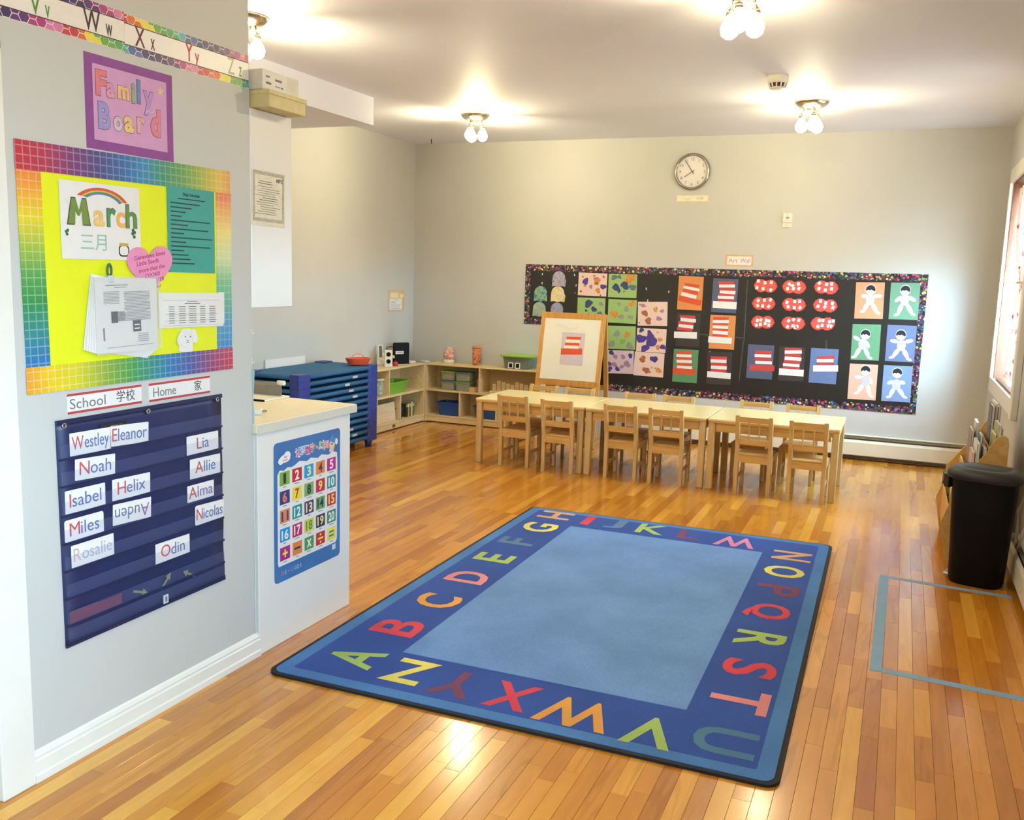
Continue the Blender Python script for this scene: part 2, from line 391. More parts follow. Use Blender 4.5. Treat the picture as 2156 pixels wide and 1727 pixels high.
# ---------------------------------------------------------------- oak strip floor: every plank its own piece
def plank_material(name, figure, detail):
    m = bpy.data.materials.new(name); m.use_nodes = True
    nt = m.node_tree; N = nt.nodes; L = nt.links; bs = N['Principled BSDF']
    at = N.new('ShaderNodeAttribute'); at.attribute_name = 'rnd'
    ge = N.new('ShaderNodeNewGeometry')
    mp = N.new('ShaderNodeMapping'); mp.inputs['Scale'].default_value = (26, 2.6, 1) if figure else (14, 2.0, 1)
    L.new(ge.outputs['Position'], mp.inputs['Vector'])
    ml = N.new('ShaderNodeMath'); ml.operation = 'MULTIPLY'; ml.inputs[1].default_value = 91.0; L.new(at.outputs['Fac'], ml.inputs[0])
    cb = N.new('ShaderNodeCombineXYZ'); L.new(ml.outputs[0], cb.inputs['Z']); L.new(ml.outputs[0], cb.inputs['Y'])
    ad = N.new('ShaderNodeVectorMath'); ad.operation = 'ADD'; L.new(mp.outputs['Vector'], ad.inputs[0]); L.new(cb.outputs[0], ad.inputs[1])
    nz = N.new('ShaderNodeTexNoise'); nz.inputs['Scale'].default_value = 1.0; nz.inputs['Detail'].default_value = detail; nz.inputs['Distortion'].default_value = 1.6 if figure else 0.4
    L.new(ad.outputs[0], nz.inputs['Vector'])
    # cathedral figure: bands of a distorted noise
    n2 = N.new('ShaderNodeTexNoise'); n2.inputs['Scale'].default_value = 0.35; n2.inputs['Detail'].default_value = 2; n2.inputs['Distortion'].default_value = 0.6
    L.new(ad.outputs[0], n2.inputs['Vector'])
    mu = N.new('ShaderNodeMath'); mu.operation = 'MULTIPLY'; mu.inputs[1].default_value = 34.0; L.new(n2.outputs['Fac'], mu.inputs[0])
    sn = N.new('ShaderNodeMath'); sn.operation = 'SINE'; L.new(mu.outputs[0], sn.inputs[0])
    r2 = N.new('ShaderNodeValToRGB'); r2.color_ramp.elements[0].position = 0.55; r2.color_ramp.elements[1].position = 0.95
    r2.color_ramp.elements[0].color = (1, 1, 1, 1); r2.color_ramp.elements[1].color = (0.66, 0.58, 0.50, 1)
    L.new(sn.outputs[0], r2.inputs['Fac'])
    rp = N.new('ShaderNodeValToRGB'); e = rp.color_ramp.elements
    e[0].position = 0.0; e[0].color = hexc('#b96f1f'); e[1].position = 1.0; e[1].color = hexc('#efb144')
    k = e.new(0.25); k.color = hexc('#cb8324'); k = e.new(0.6); k.color = hexc('#d8902c'); k = e.new(0.85); k.color = hexc('#e29c34')
    L.new(at.outputs['Fac'], rp.inputs['Fac'])
    rg = N.new('ShaderNodeValToRGB'); rg.color_ramp.elements[0].position = 0.3; rg.color_ramp.elements[1].position = 0.65
    rg.color_ramp.elements[0].color = (0.80, 0.72, 0.62, 1); rg.color_ramp.elements[1].color = (1, 1, 1, 1)
    L.new(nz.outputs['Fac'], rg.inputs['Fac'])
    m1 = N.new('ShaderNodeMix'); m1.data_type = 'RGBA'; m1.blend_type = 'MULTIPLY'; m1.inputs['Factor'].default_value = 0.55
    L.new(rp.outputs['Color'], m1.inputs['A']); L.new(rg.outputs['Color'], m1.inputs['B'])
    m2 = N.new('ShaderNodeMix'); m2.data_type = 'RGBA'; m2.blend_type = 'MULTIPLY'
    gt = N.new('ShaderNodeMath'); gt.operation = 'GREATER_THAN'; gt.inputs[1].default_value = 0.55
    fr = N.new('ShaderNodeMath'); fr.operation = 'FRACT'; f7 = N.new('ShaderNodeMath'); f7.operation = 'MULTIPLY'; f7.inputs[1].default_value = 7.31
    L.new(at.outputs['Fac'], f7.inputs[0]); L.new(f7.outputs[0], fr.inputs[0]); L.new(fr.outputs[0], gt.inputs[0])
    mf = N.new('ShaderNodeMath'); mf.operation = 'MULTIPLY'; mf.inputs[1].default_value = figure; L.new(gt.outputs[0], mf.inputs[0])
    L.new(mf.outputs[0], m2.inputs['Factor']); L.new(m1.outputs['Result'], m2.inputs['A']); L.new(r2.outputs['Color'], m2.inputs['B'])
    L.new(m2.outputs['Result'], bs.inputs['Base Color'])
    mr = N.new('ShaderNodeMapRange'); mr.inputs['To Min'].default_value = 0.17; mr.inputs['To Max'].default_value = 0.27; L.new(nz.outputs['Fac'], mr.inputs['Value'])
    L.new(mr.outputs[0], bs.inputs['Roughness'])
    bs.inputs['Coat Weight'].default_value = 0.45; bs.inputs['Coat Roughness'].default_value = 0.12
    return m
M_plank = plank_material('oak_strip', 0.40, 6)
M_plank_far = plank_material('oak_strip_far', 0.0, 1)
def plank_bm(bm, x0, x1, y0, y1, rnd, lay):
    far_ = (y0 + y1) / 2 > 5.4; g = 0.0 if far_ else 0.0004; z0, z1 = -0.012, 0.0
    n0 = len(bm.faces)
    e = 0.0 if far_ else 0.0006       # joints closer than a pixel are left shut
    top = [bm.verts.new(p) for p in ((x0 + g + e, y0 + g + e, z1), (x1 - g - e, y0 + g + e, z1), (x1 - g - e, y1 - g - e, z1), (x0 + g + e, y1 - g - e, z1))]
    mid = [bm.verts.new(p) for p in ((x0 + g, y0 + g, z1 - 0.0005), (x1 - g, y0 + g, z1 - 0.0005), (x1 - g, y1 - g, z1 - 0.0005), (x0 + g, y1 - g, z1 - 0.0005))]
    bot = [bm.verts.new((v.co.x, v.co.y, z0)) for v in mid]
    fs = [bm.faces.new(top)]
    for a, c in ((mid, top), (bot, mid)):
        for i in range(4):
            j = (i + 1) % 4; fs.append(bm.faces.new((a[i], a[j], c[j], c[i])))
    for f in fs: f[lay] = rnd
planks = []; PW = 0.0572
rg = random.Random(11); x = XL
while x < XR - 0.002:
    x1 = min(x + PW, XR); y = YF + rg.uniform(-0.6, 0)
    while y < YB:
        ln = rg.choice((0.32, 0.45, 0.55, 0.7, 0.85, 1.0, 1.2)) * rg.uniform(0.9, 1.1)
        a, c = max(y, YF), min(y + ln, YB)
        if c - a > 0.03 and not (x1 < XP - 0.1 and c < 2.8): planks.append((x, x1, a, c, rg.random()))
        y += ln
    x = x1
inv = cam.matrix_world.inverted()
def seen_size(p):
    cxp, cyp = (p[0] + p[1]) / 2, (p[2] + p[3]) / 2
    if -2.15 < cxp < -0.27 and 2.95 < cyp < 5.5: return 0          # under the rug
    if cxp < XP and cyp < 3.5: return 0
    v = inv @ Vector((cxp, cyp, 0))
    if v.z > -0.3: return 0
    u, q = -v.x / v.z * 1939.3, -v.y / v.z * 1939.3
    if abs(u) > 1100 or abs(q) > 900: return 0
    return (p[1] - p[0]) * (p[3] - p[2]) / (-v.z) ** 3
planks.sort(key=seen_size, reverse=True)
for p in planks[:290]:
    b = bmesh.new(); lay = b.faces.layers.float.new('rnd'); plank_bm(b, *p[:4], p[4], lay)
    obj('plank', b, M_plank, floor)
b = bmesh.new(); lay = b.faces.layers.float.new('rnd')
for p in planks[290:]: plank_bm(b, *p[:4], p[4], lay)
tag(obj('plank_field', b, M_plank_far, floor), kind='stuff')

# ---------------------------------------------------------------- ceiling lights
M_bulb = mat('lit_bulb', '#fff6e0', 0.4, 0, emit='#ffe6b4', strength=55.0)
M_can = mat('canopy_steel', '#c9c2ae', 0.22, 0.03, 40, metal=1.0)
def ceiling_light(x, y, label, rot, watt=LAMP_W):
    t = thing('ceiling_light', label, 'ceiling light', (x, y, ZC), (0, 0, rot), 'three-bulb ceiling lights')
    b = bmesh.new(); lathe(b, [(0.122, 0), (0.120, -0.010), (0.108, -0.026), (0.085, -0.042), (0.055, -0.050), (0.0, -0.052)], 32); obj('canopy', b, M_can, t)
    b = bmesh.new(); lathe(b, [(0.030, -0.050), (0.030, -0.062), (0.012, -0.070), (0, -0.072)], 16); obj('hub', b, M_can, t)
    for k in range(3):
        a = 2 * PI * k / 3; ca, sa = math.cos(a), math.sin(a)
        ar = obj('arm', tube(bmesh.new(), [(0.05 * ca, 0.05 * sa, -0.045), (0.062 * ca, 0.062 * sa, -0.075), (0.066 * ca, 0.066 * sa, -0.095)], 0.008, 8), M_can, t)
        obj('socket', lathe(bmesh.new(), [(0.018, -0.090), (0.021, -0.112), (0.0, -0.112)], 12, (0.066 * ca, 0.066 * sa, 0)), M_can, ar)
        obj('bulb', lathe(bmesh.new(), [(0.014, -0.110), (0.020, -0.124), (0.036, -0.150), (0.043, -0.174), (0.036, -0.200), (0.018, -0.214), (0, -0.218)], 16, (0.066 * ca, 0.066 * sa, 0)), M_bulb, t)
    ld = bpy.data.lights.new('lamp_glow', 'POINT'); ld.energy = watt; ld.color = (1.0, 0.88, 0.54); ld.shadow_soft_size = 0.03
    lo = bpy.data.objects.new('lamp_glow', ld); lo.location = (0, 0, -0.150); lo.parent = t; COL.objects.link(lo)
    return t
ceiling_light(-3.42, 7.19, 'three-bulb ceiling light above the left end of the tables', 0.3, LAMP_W * 1.5)
ceiling_light(-0.735, 7.235, 'three-bulb ceiling light beside the smoke detector', 0.9)
ceiling_light(-0.78, 4.40, 'three-bulb ceiling light cut by the top edge of the picture', 0.5)
ceiling_light(-3.34, 4.16, 'three-bulb ceiling light half hidden behind the alphabet banner wall', 0.2, LAMP_W * 1.75)
ceiling_light(-0.78, 1.45, 'added three-bulb ceiling light, out of view overhead near the camera', 0.7, 22.0)  # unseen lamp, added to light the foreground

# smoke detector
t = thing('smoke_detector', 'round white smoke detector on the ceiling', 'smoke detector', (-0.86, 6.30, ZC))
obj('housing', lathe(bmesh.new(), [(0.066, 0), (0.066, -0.012), (0.064, -0.045), (0.058, -0.050)], 28), M_whitepl, t)
obj('chamber', lathe(bmesh.new(), [(0.052, -0.046), (0.046, -0.074), (0, -0.074)], 28), mat('detector_grille', '#4a423a', 0.7), t)
for k in range(12):
    a = 2 * PI * k / 12
    obj('fin', beam(bmesh.new(), (0.059 * math.cos(a), 0.059 * math.sin(a), -0.048), (0.048 * math.cos(a), 0.048 * math.sin(a), -0.078), 0.008, 0.006), M_whitepl, t)
obj('cap', lathe(bmesh.new(), [(0.049, -0.074), (0.047, -0.082), (0, -0.084)], 28), M_whitepl, t)
# a small nail left in the ceiling
tag(obj('nail', tube(bmesh.new(), [(-4.47, 8.40, ZC), (-4.47, 8.40, ZC - 0.045)], 0.004, 6), M_dark), 'small nail sticking down from the ceiling corner', 'nail')

# ---------------------------------------------------------------- counter cabinet and wall cabinet
t = thing('base_cabinet', 'white laminate base cabinet carrying the number poster', 'cabinet', (XP, 2.87, 0))
bx('body', M_lam, t, -1.55, -0.004, 0.0, 0.655, 0.0, 0.905, 0.003)
bx('end_panel', M_lam, t, -0.004, 0.012, 0.0, 0.655, 0.0, 0.905, 0.002)
for i in range(3): bx('door', M_lam, t, -1.54 + i * 0.51, -1.04 + i * 0.51, 0.655, 0.673, 0.10, 0.895, 0.003)
t = thing('countertop', 'cream laminate countertop on the white cabinet', 'countertop', (XP, 2.87, 0.905))
bx('slab', M_counter, t, -1.56, 0.020, -0.010, 0.695, 0.0, 0.038, 0.004)
bx('front_edge', mat('counter_edge', '#d9d2c2', 0.4, 0.02), t, 0.020, 0.024, -0.010, 0.695, 0.0, 0.036, 0.001)
t = thing('wall_cabinet', 'white wall cabinet with the certificate taped to its side', 'cabinet', (XP, 2.862, 1.392))
bx('body', M_lam, t, -1.50, 0.0, 0.0, 0.252, 0.0, 0.738, 0.003)
for i in range(3): bx('door', M_lam, t, -1.49 + i * 0.495, -1.005 + i * 0.495, 0.252, 0.268, 0.004, 0.734, 0.003)
t = thing('carton', 'white carton with a printed shipping label on the wall cabinet', 'box', (XP + 0.05, 2.87, 2.195))
bx('box_body', mat('carton_white', '#ddd6c6', 0.6), t, -0.40, 0.0, 0.0, 0.222, 0.0, 0.072, 0.002)
bx('label', M_paper, t, 0.0, 0.001, 0.0, 0.145, 0.006, 0.070)
pr = obj('print', bmesh.new(), M_grey_ink, t)
bm_ = bmesh.new()
for (a, c, d, e) in ((0.02, 0.042, 0.046, 0.052), (0.02, 0.05, 0.022, 0.030), (0.075, 0.115, 0.040, 0.048), (0.075, 0.105, 0.020, 0.023), (0.11, 0.122, 0.018, 0.024)): box(bm_, 0.001, 0.0014, a, c, d, e)
bm_.to_mesh(pr.data); bm_.free()
t = thing('carton', 'cream carton lying under the labelled carton on the wall cabinet', 'box', (XP + 0.08, 2.87, 2.131))
bx('box_body', mat('carton_cream', '#d3c48f', 0.6), t, -0.45, 0.0, 0.0, 0.225, 0.0, 0.060, 0.002)
bx('lid', mat('carton_cream', '#d3c48f', 0.6), t, -0.452, 0.004, -0.002, 0.229, 0.046, 0.062, 0.001)
# certificate on the side of the wall cabinet
t = left_item('certificate', 'printed certificate with a patterned border on the wall cabinet', 'certificate', 2.965, 1.808, -1, off=0.0005)
M_cert = mat('certificate_paper', '#e6ddc6', 0.65)
sheet('paper', t, M_cert, 0.205, 0.207, 0.0)
M_cb = mat('certificate_border', '#b8b3a2', 0.7, 0.35, 220)
prints('border', t, [(rect(0.19, 0.013, 0, 0.092), M_cb), (rect(0.19, 0.013, 0, -0.082), M_cb), (rect(0.011, 0.16, 0.089, 0.005), M_cb), (rect(0.011, 0.16, -0.089, 0.005), M_cb)], 0.0012)
text('NYC', 0.019, M_black, t, 0.066, 0.072, 0.0016, 0.02)
its = [(rect(0.07, 0.0025, -0.02, 0.062), M_grey_ink), (rect(0.085, 0.003, -0.02, 0.054), M_grey_ink)]
for k in range(13):
    wd = 0.09 + 0.05 * ((k * 7) % 5) / 5
    its.append((rect(wd, 0.0018, -0.005 + 0.01 * ((k * 3) % 4 - 1.5), 0.043 - k * 0.0085), M_grey_ink if k not in (5, 6) else M_black))
prints('print', t, its, 0.0013)
# ---------------------------------------------------------------- things on the counter
t = thing('paper_trimmer', 'grey paper trimmer with a white arm knob on the countertop', 'paper trimmer', (-2.66, 3.40, 0.943))
bx('base', M_whitepl, t, -0.28, 0.03, -0.02, 0.17, 0.0, 0.008, 0.002)
bx('cutting_edge', M_blackpl, t, -0.28, 0.03, -0.023, -0.019, 0.0, 0.009)
bx('guard', mat('smoky_guard', '#8b8172', 0.3), t, -0.28, 0.0, 0.14, 0.146, 0.008, 0.07)
obj('arm', beam(bmesh.new(), (-0.28, 0.135, 0.045), (0.0, 0.135, 0.066), 0.010, 0.014), mat('trimmer_arm', '#9b9080', 0.4, metal=0.3), t)
obj('knob', tube(bmesh.new(), [(-0.012, 0.135, 0.07), (0.024, 0.135, 0.07)], 0.0115, 14), M_whitepl, t)
t = thing('charger_plug', 'small white charger plug lying on the countertop', 'plug', (-2.42, 3.075, 0.943), (0, 0, 0.5))
bx('plug_body', M_whitepl, t, -0.03, 0.012, -0.016, 0.016, 0.0, 0.026, 0.004)
for s in (-1, 1): bx('prong', M_steel, t, 0.012, 0.030, s * 0.008 - 0.001, s * 0.008 + 0.001, 0.010, 0.017)
t = thing('blue_sheet', 'pale blue sheet hanging at the end of the grey partition', 'sheet', (XP - 0.008, 2.8575, 0.945))
b = bmesh.new(); prism(b, [(0.0, 0.0), (0.012, 0.0), (0.014, 0.05), (0.009, 0.09), (0.017, 0.21), (0.0, 0.215)], -0.004, 0.0)
o = obj('cloth', b, mat('pale_blue_sheet', '#a9c3c4', 0.7, 0.05), t); o.rotation_euler = (R(90), 0, R(0)); o.location = (0, 0.0, 0)
o.scale = (1, 1, 1)
for zz, lb in ((1.29, 'small white wall hook higher up on the partition end'), (1.178, 'small white wall hook just above the pale blue sheet')):
    t = thing('wall_hook', lb, 'hook', (XP, 2.857, zz), (0, 0, 0), 'white hooks on the partition end')
    bx('plate', M_whitepl, t, -0.008, 0.0, 0.0, 0.004, 0.0, 0.024, 0.001)
    obj('peg', tube(bmesh.new(), [(-0.004, 0.004, 0.006), (-0.004, 0.016, 0.004), (-0.004, 0.018, 0.014)], 0.0035, 8), M_whitepl, t)

# ---------------------------------------------------------------- number poster on the base cabinet
t = left_item('number_poster', 'blue bordered number poster with coloured squares from 1 to 20', 'poster', 3.205, 0.557, 0, off=0.0125)
PWD, PHT = 0.474, 0.586
M_pb = mat('poster_blue', '#3f74b0', 0.3, 0.12, 6)
sheet('backing', t, M_pb, 0, 0, 0.0, 0.0012, rrect(PWD, PHT, 0.02))
# wavy white panel
pan = [(-0.21, -0.225), (0.20, -0.225), (0.212, -0.21), (0.215, 0.14), (0.212, 0.185)]
n = 15
for k in range(n + 1):
    xx = 0.20 - 0.40 * k / n; pan.append((xx, 0.190 + 0.006 * math.sin(k * 2.1) - (0.012 if xx < -0.1 else 0)))
pan += [(-0.215, 0.16), (-0.215, -0.21)]
prints('panel', t, [(pan, M_paper)], 0.0012)
SQ = [('1', '#7fae3e', '#2c2440'), ('2', '#c9242f', '#f2eee6'), ('3', '#1fa0d8', '#e8ec9e'), ('4', '#e5873e', '#463064'), ('5', '#c21c86', '#f2eee6'),
      ('6', '#3f3a7d', '#e8825e'), ('7', '#f0dc3a', '#c03050'), ('8', '#7cb057', '#2a2440'), ('9', '#c8204a', '#f0e060'), ('10', '#1d8f8c', '#f2eee6'),
      ('11', '#e08a5a', '#3b3470'), ('12', '#128f92', '#f2eee6'), ('13', '#4c2f72', '#efe68e'), ('14', '#6fa565', '#2c2450'), ('15', '#c9242f', '#f0e060'),
      ('16', '#1f90d0', '#f2eee6'), ('17', '#c02060', '#f2eee6'), ('18', '#cfd23e', '#5a8a30'), ('19', '#33205a', '#f0e060'), ('20', '#3e8a68', '#f2eee6'),
      ('+', '#b01c86', '#f2e64a'), ('-', '#e5873e', '#2c3060'), ('x', '#4f9a52', '#f2eee6'), ('÷', '#c9242f', '#f2e04a'), ('=', '#f0dc4a', '#1f7f96')]
sq = []; cap = []
for k, (ch, bgc, fg) in enumerate(SQ):
    cxx = -0.168 + 0.084 * (k % 5); cyy = 0.140 - 0.079 * (k // 5)
    sq.append((rect(0.066, 0.056, cxx, cyy), mat('poster_' + bgc.strip('#'), bgc, 0.35, 0.04)))
    cap.append((rect(0.02 + 0.012 * ((k * 5) % 3) / 2, 0.003, cxx, cyy - 0.036), M_grey_ink))
    if ch == '÷':
        mm = mat('poster_' + fg.strip('#'), fg, 0.4, 0.04)
        prints('symbol', t, [(rect(0.040, 0.009, cxx, cyy), mm), (ell(0.006, 0.006, cxx, cyy + 0.017, 12), mm), (ell(0.006, 0.006, cxx, cyy - 0.017, 12), mm)], 0.0022)
    elif ch in '-=':
        mm = mat('poster_' + fg.strip('#'), fg, 0.4, 0.04)
        prints('symbol', t, [(rect(0.044, 0.009, cxx, cyy), mm)] if ch == '-' else [(rect(0.036, 0.008, cxx, cyy + 0.009), mm), (rect(0.036, 0.008, cxx, cyy - 0.009), mm)], 0.0022)
    else:
        text(ch, 0.05, mat('poster_' + fg.strip('#'), fg, 0.4, 0.04), t, cxx, cyy, 0.0022, 0.028, fith=0.042 if ch not in '+x' else 0.034, fit=(0.017 if ch == '1' else 0.028 if len(ch) == 1 else 0.046) if ch not in '+x' else 0.034)
prints('number_squares', t, sq, 0.0016); prints('captions', t, cap, 0.0017)
for k, (ch, c) in enumerate(zip('认识数字、时间', ('#e05a8c', '#5ac0e0', '#e0407a', '#e89040', '#e0507a', '#8cc060', '#e0608c'))):
    xx = -0.075 + 0.034 * k
    text(ch, 0.04, mat('poster_title_white', '#f4efe8', 0.5), t, xx, 0.232 + 0.004 * (k % 2), 0.0014, 0.06)
    text(ch, 0.04, mat('poster_' + c.strip('#'), c, 0.5), t, xx, 0.232 + 0.004 * (k % 2), 0.0018, 0.01)
cl = mat('poster_cloud', '#f1ece6', 0.5)
prints('cloud', t, [(ell(0.035, 0.017, -0.165, 0.222), cl), (ell(0.022, 0.018, -0.150, 0.232), cl), (ell(0.018, 0.014, -0.192, 0.215), cl)], 0.0018)
prints('cloud_text', t, [(rect(0.034, 0.006, -0.165, 0.216), mat('faded_pink', '#d9a0a0', 0.6)), (rect(0.018, 0.008, -0.163, 0.228), mat('faded_pink', '#d9a0a0', 0.6))], 0.0024)
sk = mat('poster_skin', '#eec09c', 0.5)
prints('child_face', t, [(ell(0.022, 0.024, 0.172, 0.226), sk), (ell(0.018, 0.010, 0.168, 0.203), sk), (ell(0.027, 0.014, 0.180, 0.249, 18, -20), mat('cap_blue', '#3b86c4', 0.5)), (ell(0.014, 0.014, 0.176, 0.258), mat('cap_blue', '#3b86c4', 0.5)), (ell(0.006, 0.006, 0.190, 0.262), mat('cap_red', '#b03048', 0.5)), (ell(0.003, 0.003, 0.166, 0.230, 8), M_black), (ell(0.003, 0.003, 0.178, 0.229, 8), M_black), (ell(0.010, 0.014, 0.206, 0.236), cl)], 0.0018)
for k, (ch, c) in enumerate(zip('DE-EGOI', ('#d86a7a', '#8cc4a8', '#a8c8d8', '#c87aa8', '#7ab0c8', '#b0c8d8', '#c8d8e0'))):
    text(ch, 0.024, mat('poster_' + c.strip('#'), c, 0.5), t, -0.185 + 0.021 * k, -0.258, 0.0014, 0.02)
prints('blank_patch', t, [(rect(0.026, 0.024, 0.188, -0.243), mat('patch_white', '#d8dde0', 0.5))], 0.0014)
# ---------------------------------------------------------------- grey partition: alphabet banner
def rainbow(name, axis, a0, a1, stops, cell=0.0245, org=0.0):
    """printed border: a rainbow along one axis with a pale square grid"""
    m = bpy.data.materials.new(name); m.use_nodes = True
    nt = m.node_tree; N = nt.nodes; L = nt.links; bs = N['Principled BSDF']
    tc = N.new('ShaderNodeTexCoord'); sp = N.new('ShaderNodeSeparateXYZ'); L.new(tc.outputs['Object'], sp.inputs[0])
    mr = N.new('ShaderNodeMapRange'); mr.inputs['From Min'].default_value = a0; mr.inputs['From Max'].default_value = a1
    L.new(sp.outputs[axis], mr.inputs['Value'])
    rp = N.new('ShaderNodeValToRGB'); e = rp.color_ramp.elements
    e[0].position = stops[0][0]; e[0].color = hexc(stops[0][1]); e[1].position = stops[-1][0]; e[1].color = hexc(stops[-1][1])
    for p_, c_ in stops[1:-1]: k = e.new(p_); k.color = hexc(c_)
    L.new(mr.outputs[0], rp.inputs['Fac'])
    lines = []
    for ax in ('X', 'Y'):
        d = N.new('ShaderNodeMath'); d.operation = 'DIVIDE'; d.inputs[1].default_value = cell; L.new(sp.outputs[ax], d.inputs[0])
        f = N.new('ShaderNodeMath'); f.operation = 'FRACT'; L.new(d.outputs[0], f.inputs[0])
        s = N.new('ShaderNodeMath'); s.operation = 'SUBTRACT'; s.inputs[1].default_value = 0.5; L.new(f.outputs[0], s.inputs[0])
        ab = N.new('ShaderNodeMath'); ab.operation = 'ABSOLUTE'; L.new(s.outputs[0], ab.inputs[0]); lines.append(ab)
    mx = N.new('ShaderNodeMath'); mx.operation = 'MAXIMUM'; L.new(lines[0].outputs[0], mx.inputs[0]); L.new(lines[1].outputs[0], mx.inputs[1])
    g = N.new('ShaderNodeMapRange'); g.inputs['From Min'].default_value = 0.40; g.inputs['From Max'].default_value = 0.5; g.inputs['To Max'].default_value = 0.28
    L.new(mx.outputs[0], g.inputs['Value'])
    mi = N.new('ShaderNodeMix'); mi.data_type = 'RGBA'; mi.inputs['B'].default_value = (0.85, 0.85, 0.85, 1)
    L.new(g.outputs[0], mi.inputs['Factor']); L.new(rp.outputs['Color'], mi.inputs['A']); L.new(mi.outputs['Result'], bs.inputs['Base Color'])
    bs.inputs['Roughness'].default_value = 0.3
    return m
HEX = ['#c23b45', '#d9662f', '#ecd632', '#6aa23c', '#55a35e', '#58a8b4', '#4a5f9e', '#3b2f6b', '#3d2a5e', '#5d3272', '#a8397c', '#d77aa6']
HM = [mat('hex_' + h.strip('#'), h, 0.4, 0.06, 40) for h in HEX]
def clip(pts, y0, y1, x0, x1):
    for ax, lim, sgn in ((1, y0, 1), (1, y1, -1), (0, x0, 1), (0, x1, -1)):
        out = []
        for i in range(len(pts)):
            p, q = pts[i], pts[(i + 1) % len(pts)]
            ip, iq = sgn * (p[ax] - lim) >= 0, sgn * (q[ax] - lim) >= 0
            if ip: out.append(p)
            if ip != iq:
                t_ = (lim - p[ax]) / (q[ax] - p[ax]); out.append((p[0] + t_ * (q[0] - p[0]), p[1] + t_ * (q[1] - p[1])))
        pts = out
        if len(pts) < 3: return None
    return pts
def hex_strip(x0, x1, y0, y1, phase):
    items = []; r = 0.0185
    for i in range(-1, int((x1 - x0) / (1.5 * r)) + 2):
        for j in range(-1, 3):
            cx_ = x0 + i * 1.5 * r; cy_ = y0 + j * math.sqrt(3) * r + (0.87 * r if i % 2 else 0)
            q = clip([(cx_ + 0.92 * r * math.cos(R(60 * k)), cy_ + 0.92 * r * math.sin(R(60 * k))) for k in range(6)], y0, y1, x0, x1)
            if q and len(q) > 2: items.append((q, HM[int((i * 0.55 + phase + (j % 2) * 0.4)) % len(HM)]))
    return items
M_ban = mat('banner_paper', '#ece6e0', 0.35, 0.02)
def letters(t, lst):
    for ch, x_, y_, h, c in lst: text(ch, h, mat('banner_' + c.strip('#'), c, 0.5), t, x_, y_, 0.0016, 0.004, fith=h)
def banner(label, y0, y1, phase, lets):
    yc = (y0 + y1) / 2; t = left_item('alphabet_banner', label, 'banner', yc, 2.250, 0.5, 'alphabet banner strips'); wd = (y1 - y0)
    sheet('strip', t, M_ban, wd, 0.118, 0.0)
    prints('hexagon_border', t, hex_strip(-wd / 2, wd / 2, 0.033, 0.058, phase), 0.0012)
    prints('hexagon_border', t, hex_strip(-wd / 2, wd / 2, -0.058, -0.033, phase + 5), 0.0012)
    prints('border_line', t, [(rect(wd, 0.0028, 0, 0.0315), mat('banner_maroon', '#4a1c2c', 0.5)), (rect(wd, 0.0028, 0, -0.0315), mat('banner_maroon', '#4a1c2c', 0.5))], 0.0012)
    letters(t, [(c, yy - yc, zz - 2.250, h, col) for c, yy, zz, h, col in lets])
banner('alphabet banner strip with V and W', 1.826, 2.266, 3.0, [('V', 1.947, 2.250, 0.056, '#4f8a35'), ('v', 1.987, 2.238, 0.034, '#4f8a35'), ('W', 2.142, 2.252, 0.058, '#3b1f30'), ('w', 2.206, 2.240, 0.034, '#3b1f30')])
banner('alphabet banner strip with X, Y and Z', 2.267, 2.853, 0.5, [('X', 2.329, 2.252, 0.058, '#5d2033'), ('x', 2.383, 2.242, 0.034, '#5d2033'), ('Y', 2.547, 2.254, 0.058, '#c04038'), ('y', 2.585, 2.234, 0.046, '#c04038'), ('Z', 2.758, 2.252, 0.056, '#bccb90'), ('z', 2.808, 2.242, 0.034, '#5f9a3f')])  # capital Z is paler: glare put into its colour

# ---------------------------------------------------------------- the Family Board sign
t = left_item('family_board_sign', 'purple framed sign reading Family Board in bubble letters', 'sign', 2.286, 2.023)
sheet('backing', t, mat('purple_card', '#8a4690', 0.6, 0.06), 0.357, 0.276, 0.0)
sheet('pink_paper', t, mat('pink_paper', '#cf9ac6', 0.6, 0.03), 0.300, 0.221, 0.0013)
M_ol = mat('pencil_outline', '#6a4a5a', 0.7)
FB = [('F', 2.168, 2.081, 0.075, 0.042, '#dc7a84'), ('a', 2.203, 2.066, 0.044, 0.034, '#d793b4'), ('m', 2.254, 2.068, 0.040, 0.046, '#e3b878'), ('i', 2.294, 2.074, 0.060, 0.014, '#8fae84'), ('l', 2.316, 2.083, 0.072, 0.014, '#6e82bc'), ('y', 2.357, 2.054, 0.075, 0.044, '#b58fca'),
      ('B', 2.176, 1.987, 0.080, 0.046, '#9a94cc'), ('o', 2.228, 1.972, 0.044, 0.036, '#cdb9cc'), ('a', 2.272, 1.976, 0.050, 0.040, '#e2c07e'), ('r', 2.323, 1.981, 0.050, 0.034, '#dba7a8'), ('d', 2.385, 1.998, 0.086, 0.042, '#dc7f92')]
for ch, yy, zz, h, wd, c in FB:
    text(ch, h, M_ol, t, yy - 2.286, zz - 2.023, 0.0026, 0.055, fit=wd + 0.003, fith=h + 0.003, name='letter_outline')
    text(ch, h, mat('fb_' + c.strip('#'), c, 0.6, 0.08), t, yy - 2.286, zz - 2.023, 0.0032, 0.04, fit=wd, fith=h)
st = [((0.016 if k % 2 == 0 else 0.008) * math.cos(R(90 + 36 * k)) + 0.124, (0.016 if k % 2 == 0 else 0.008) * math.sin(R(90 + 36 * k)) + 0.079) for k in range(10)]
prints('star', t, [(st, mat('star_yellow', '#dcc48a', 0.6))], 0.0026)
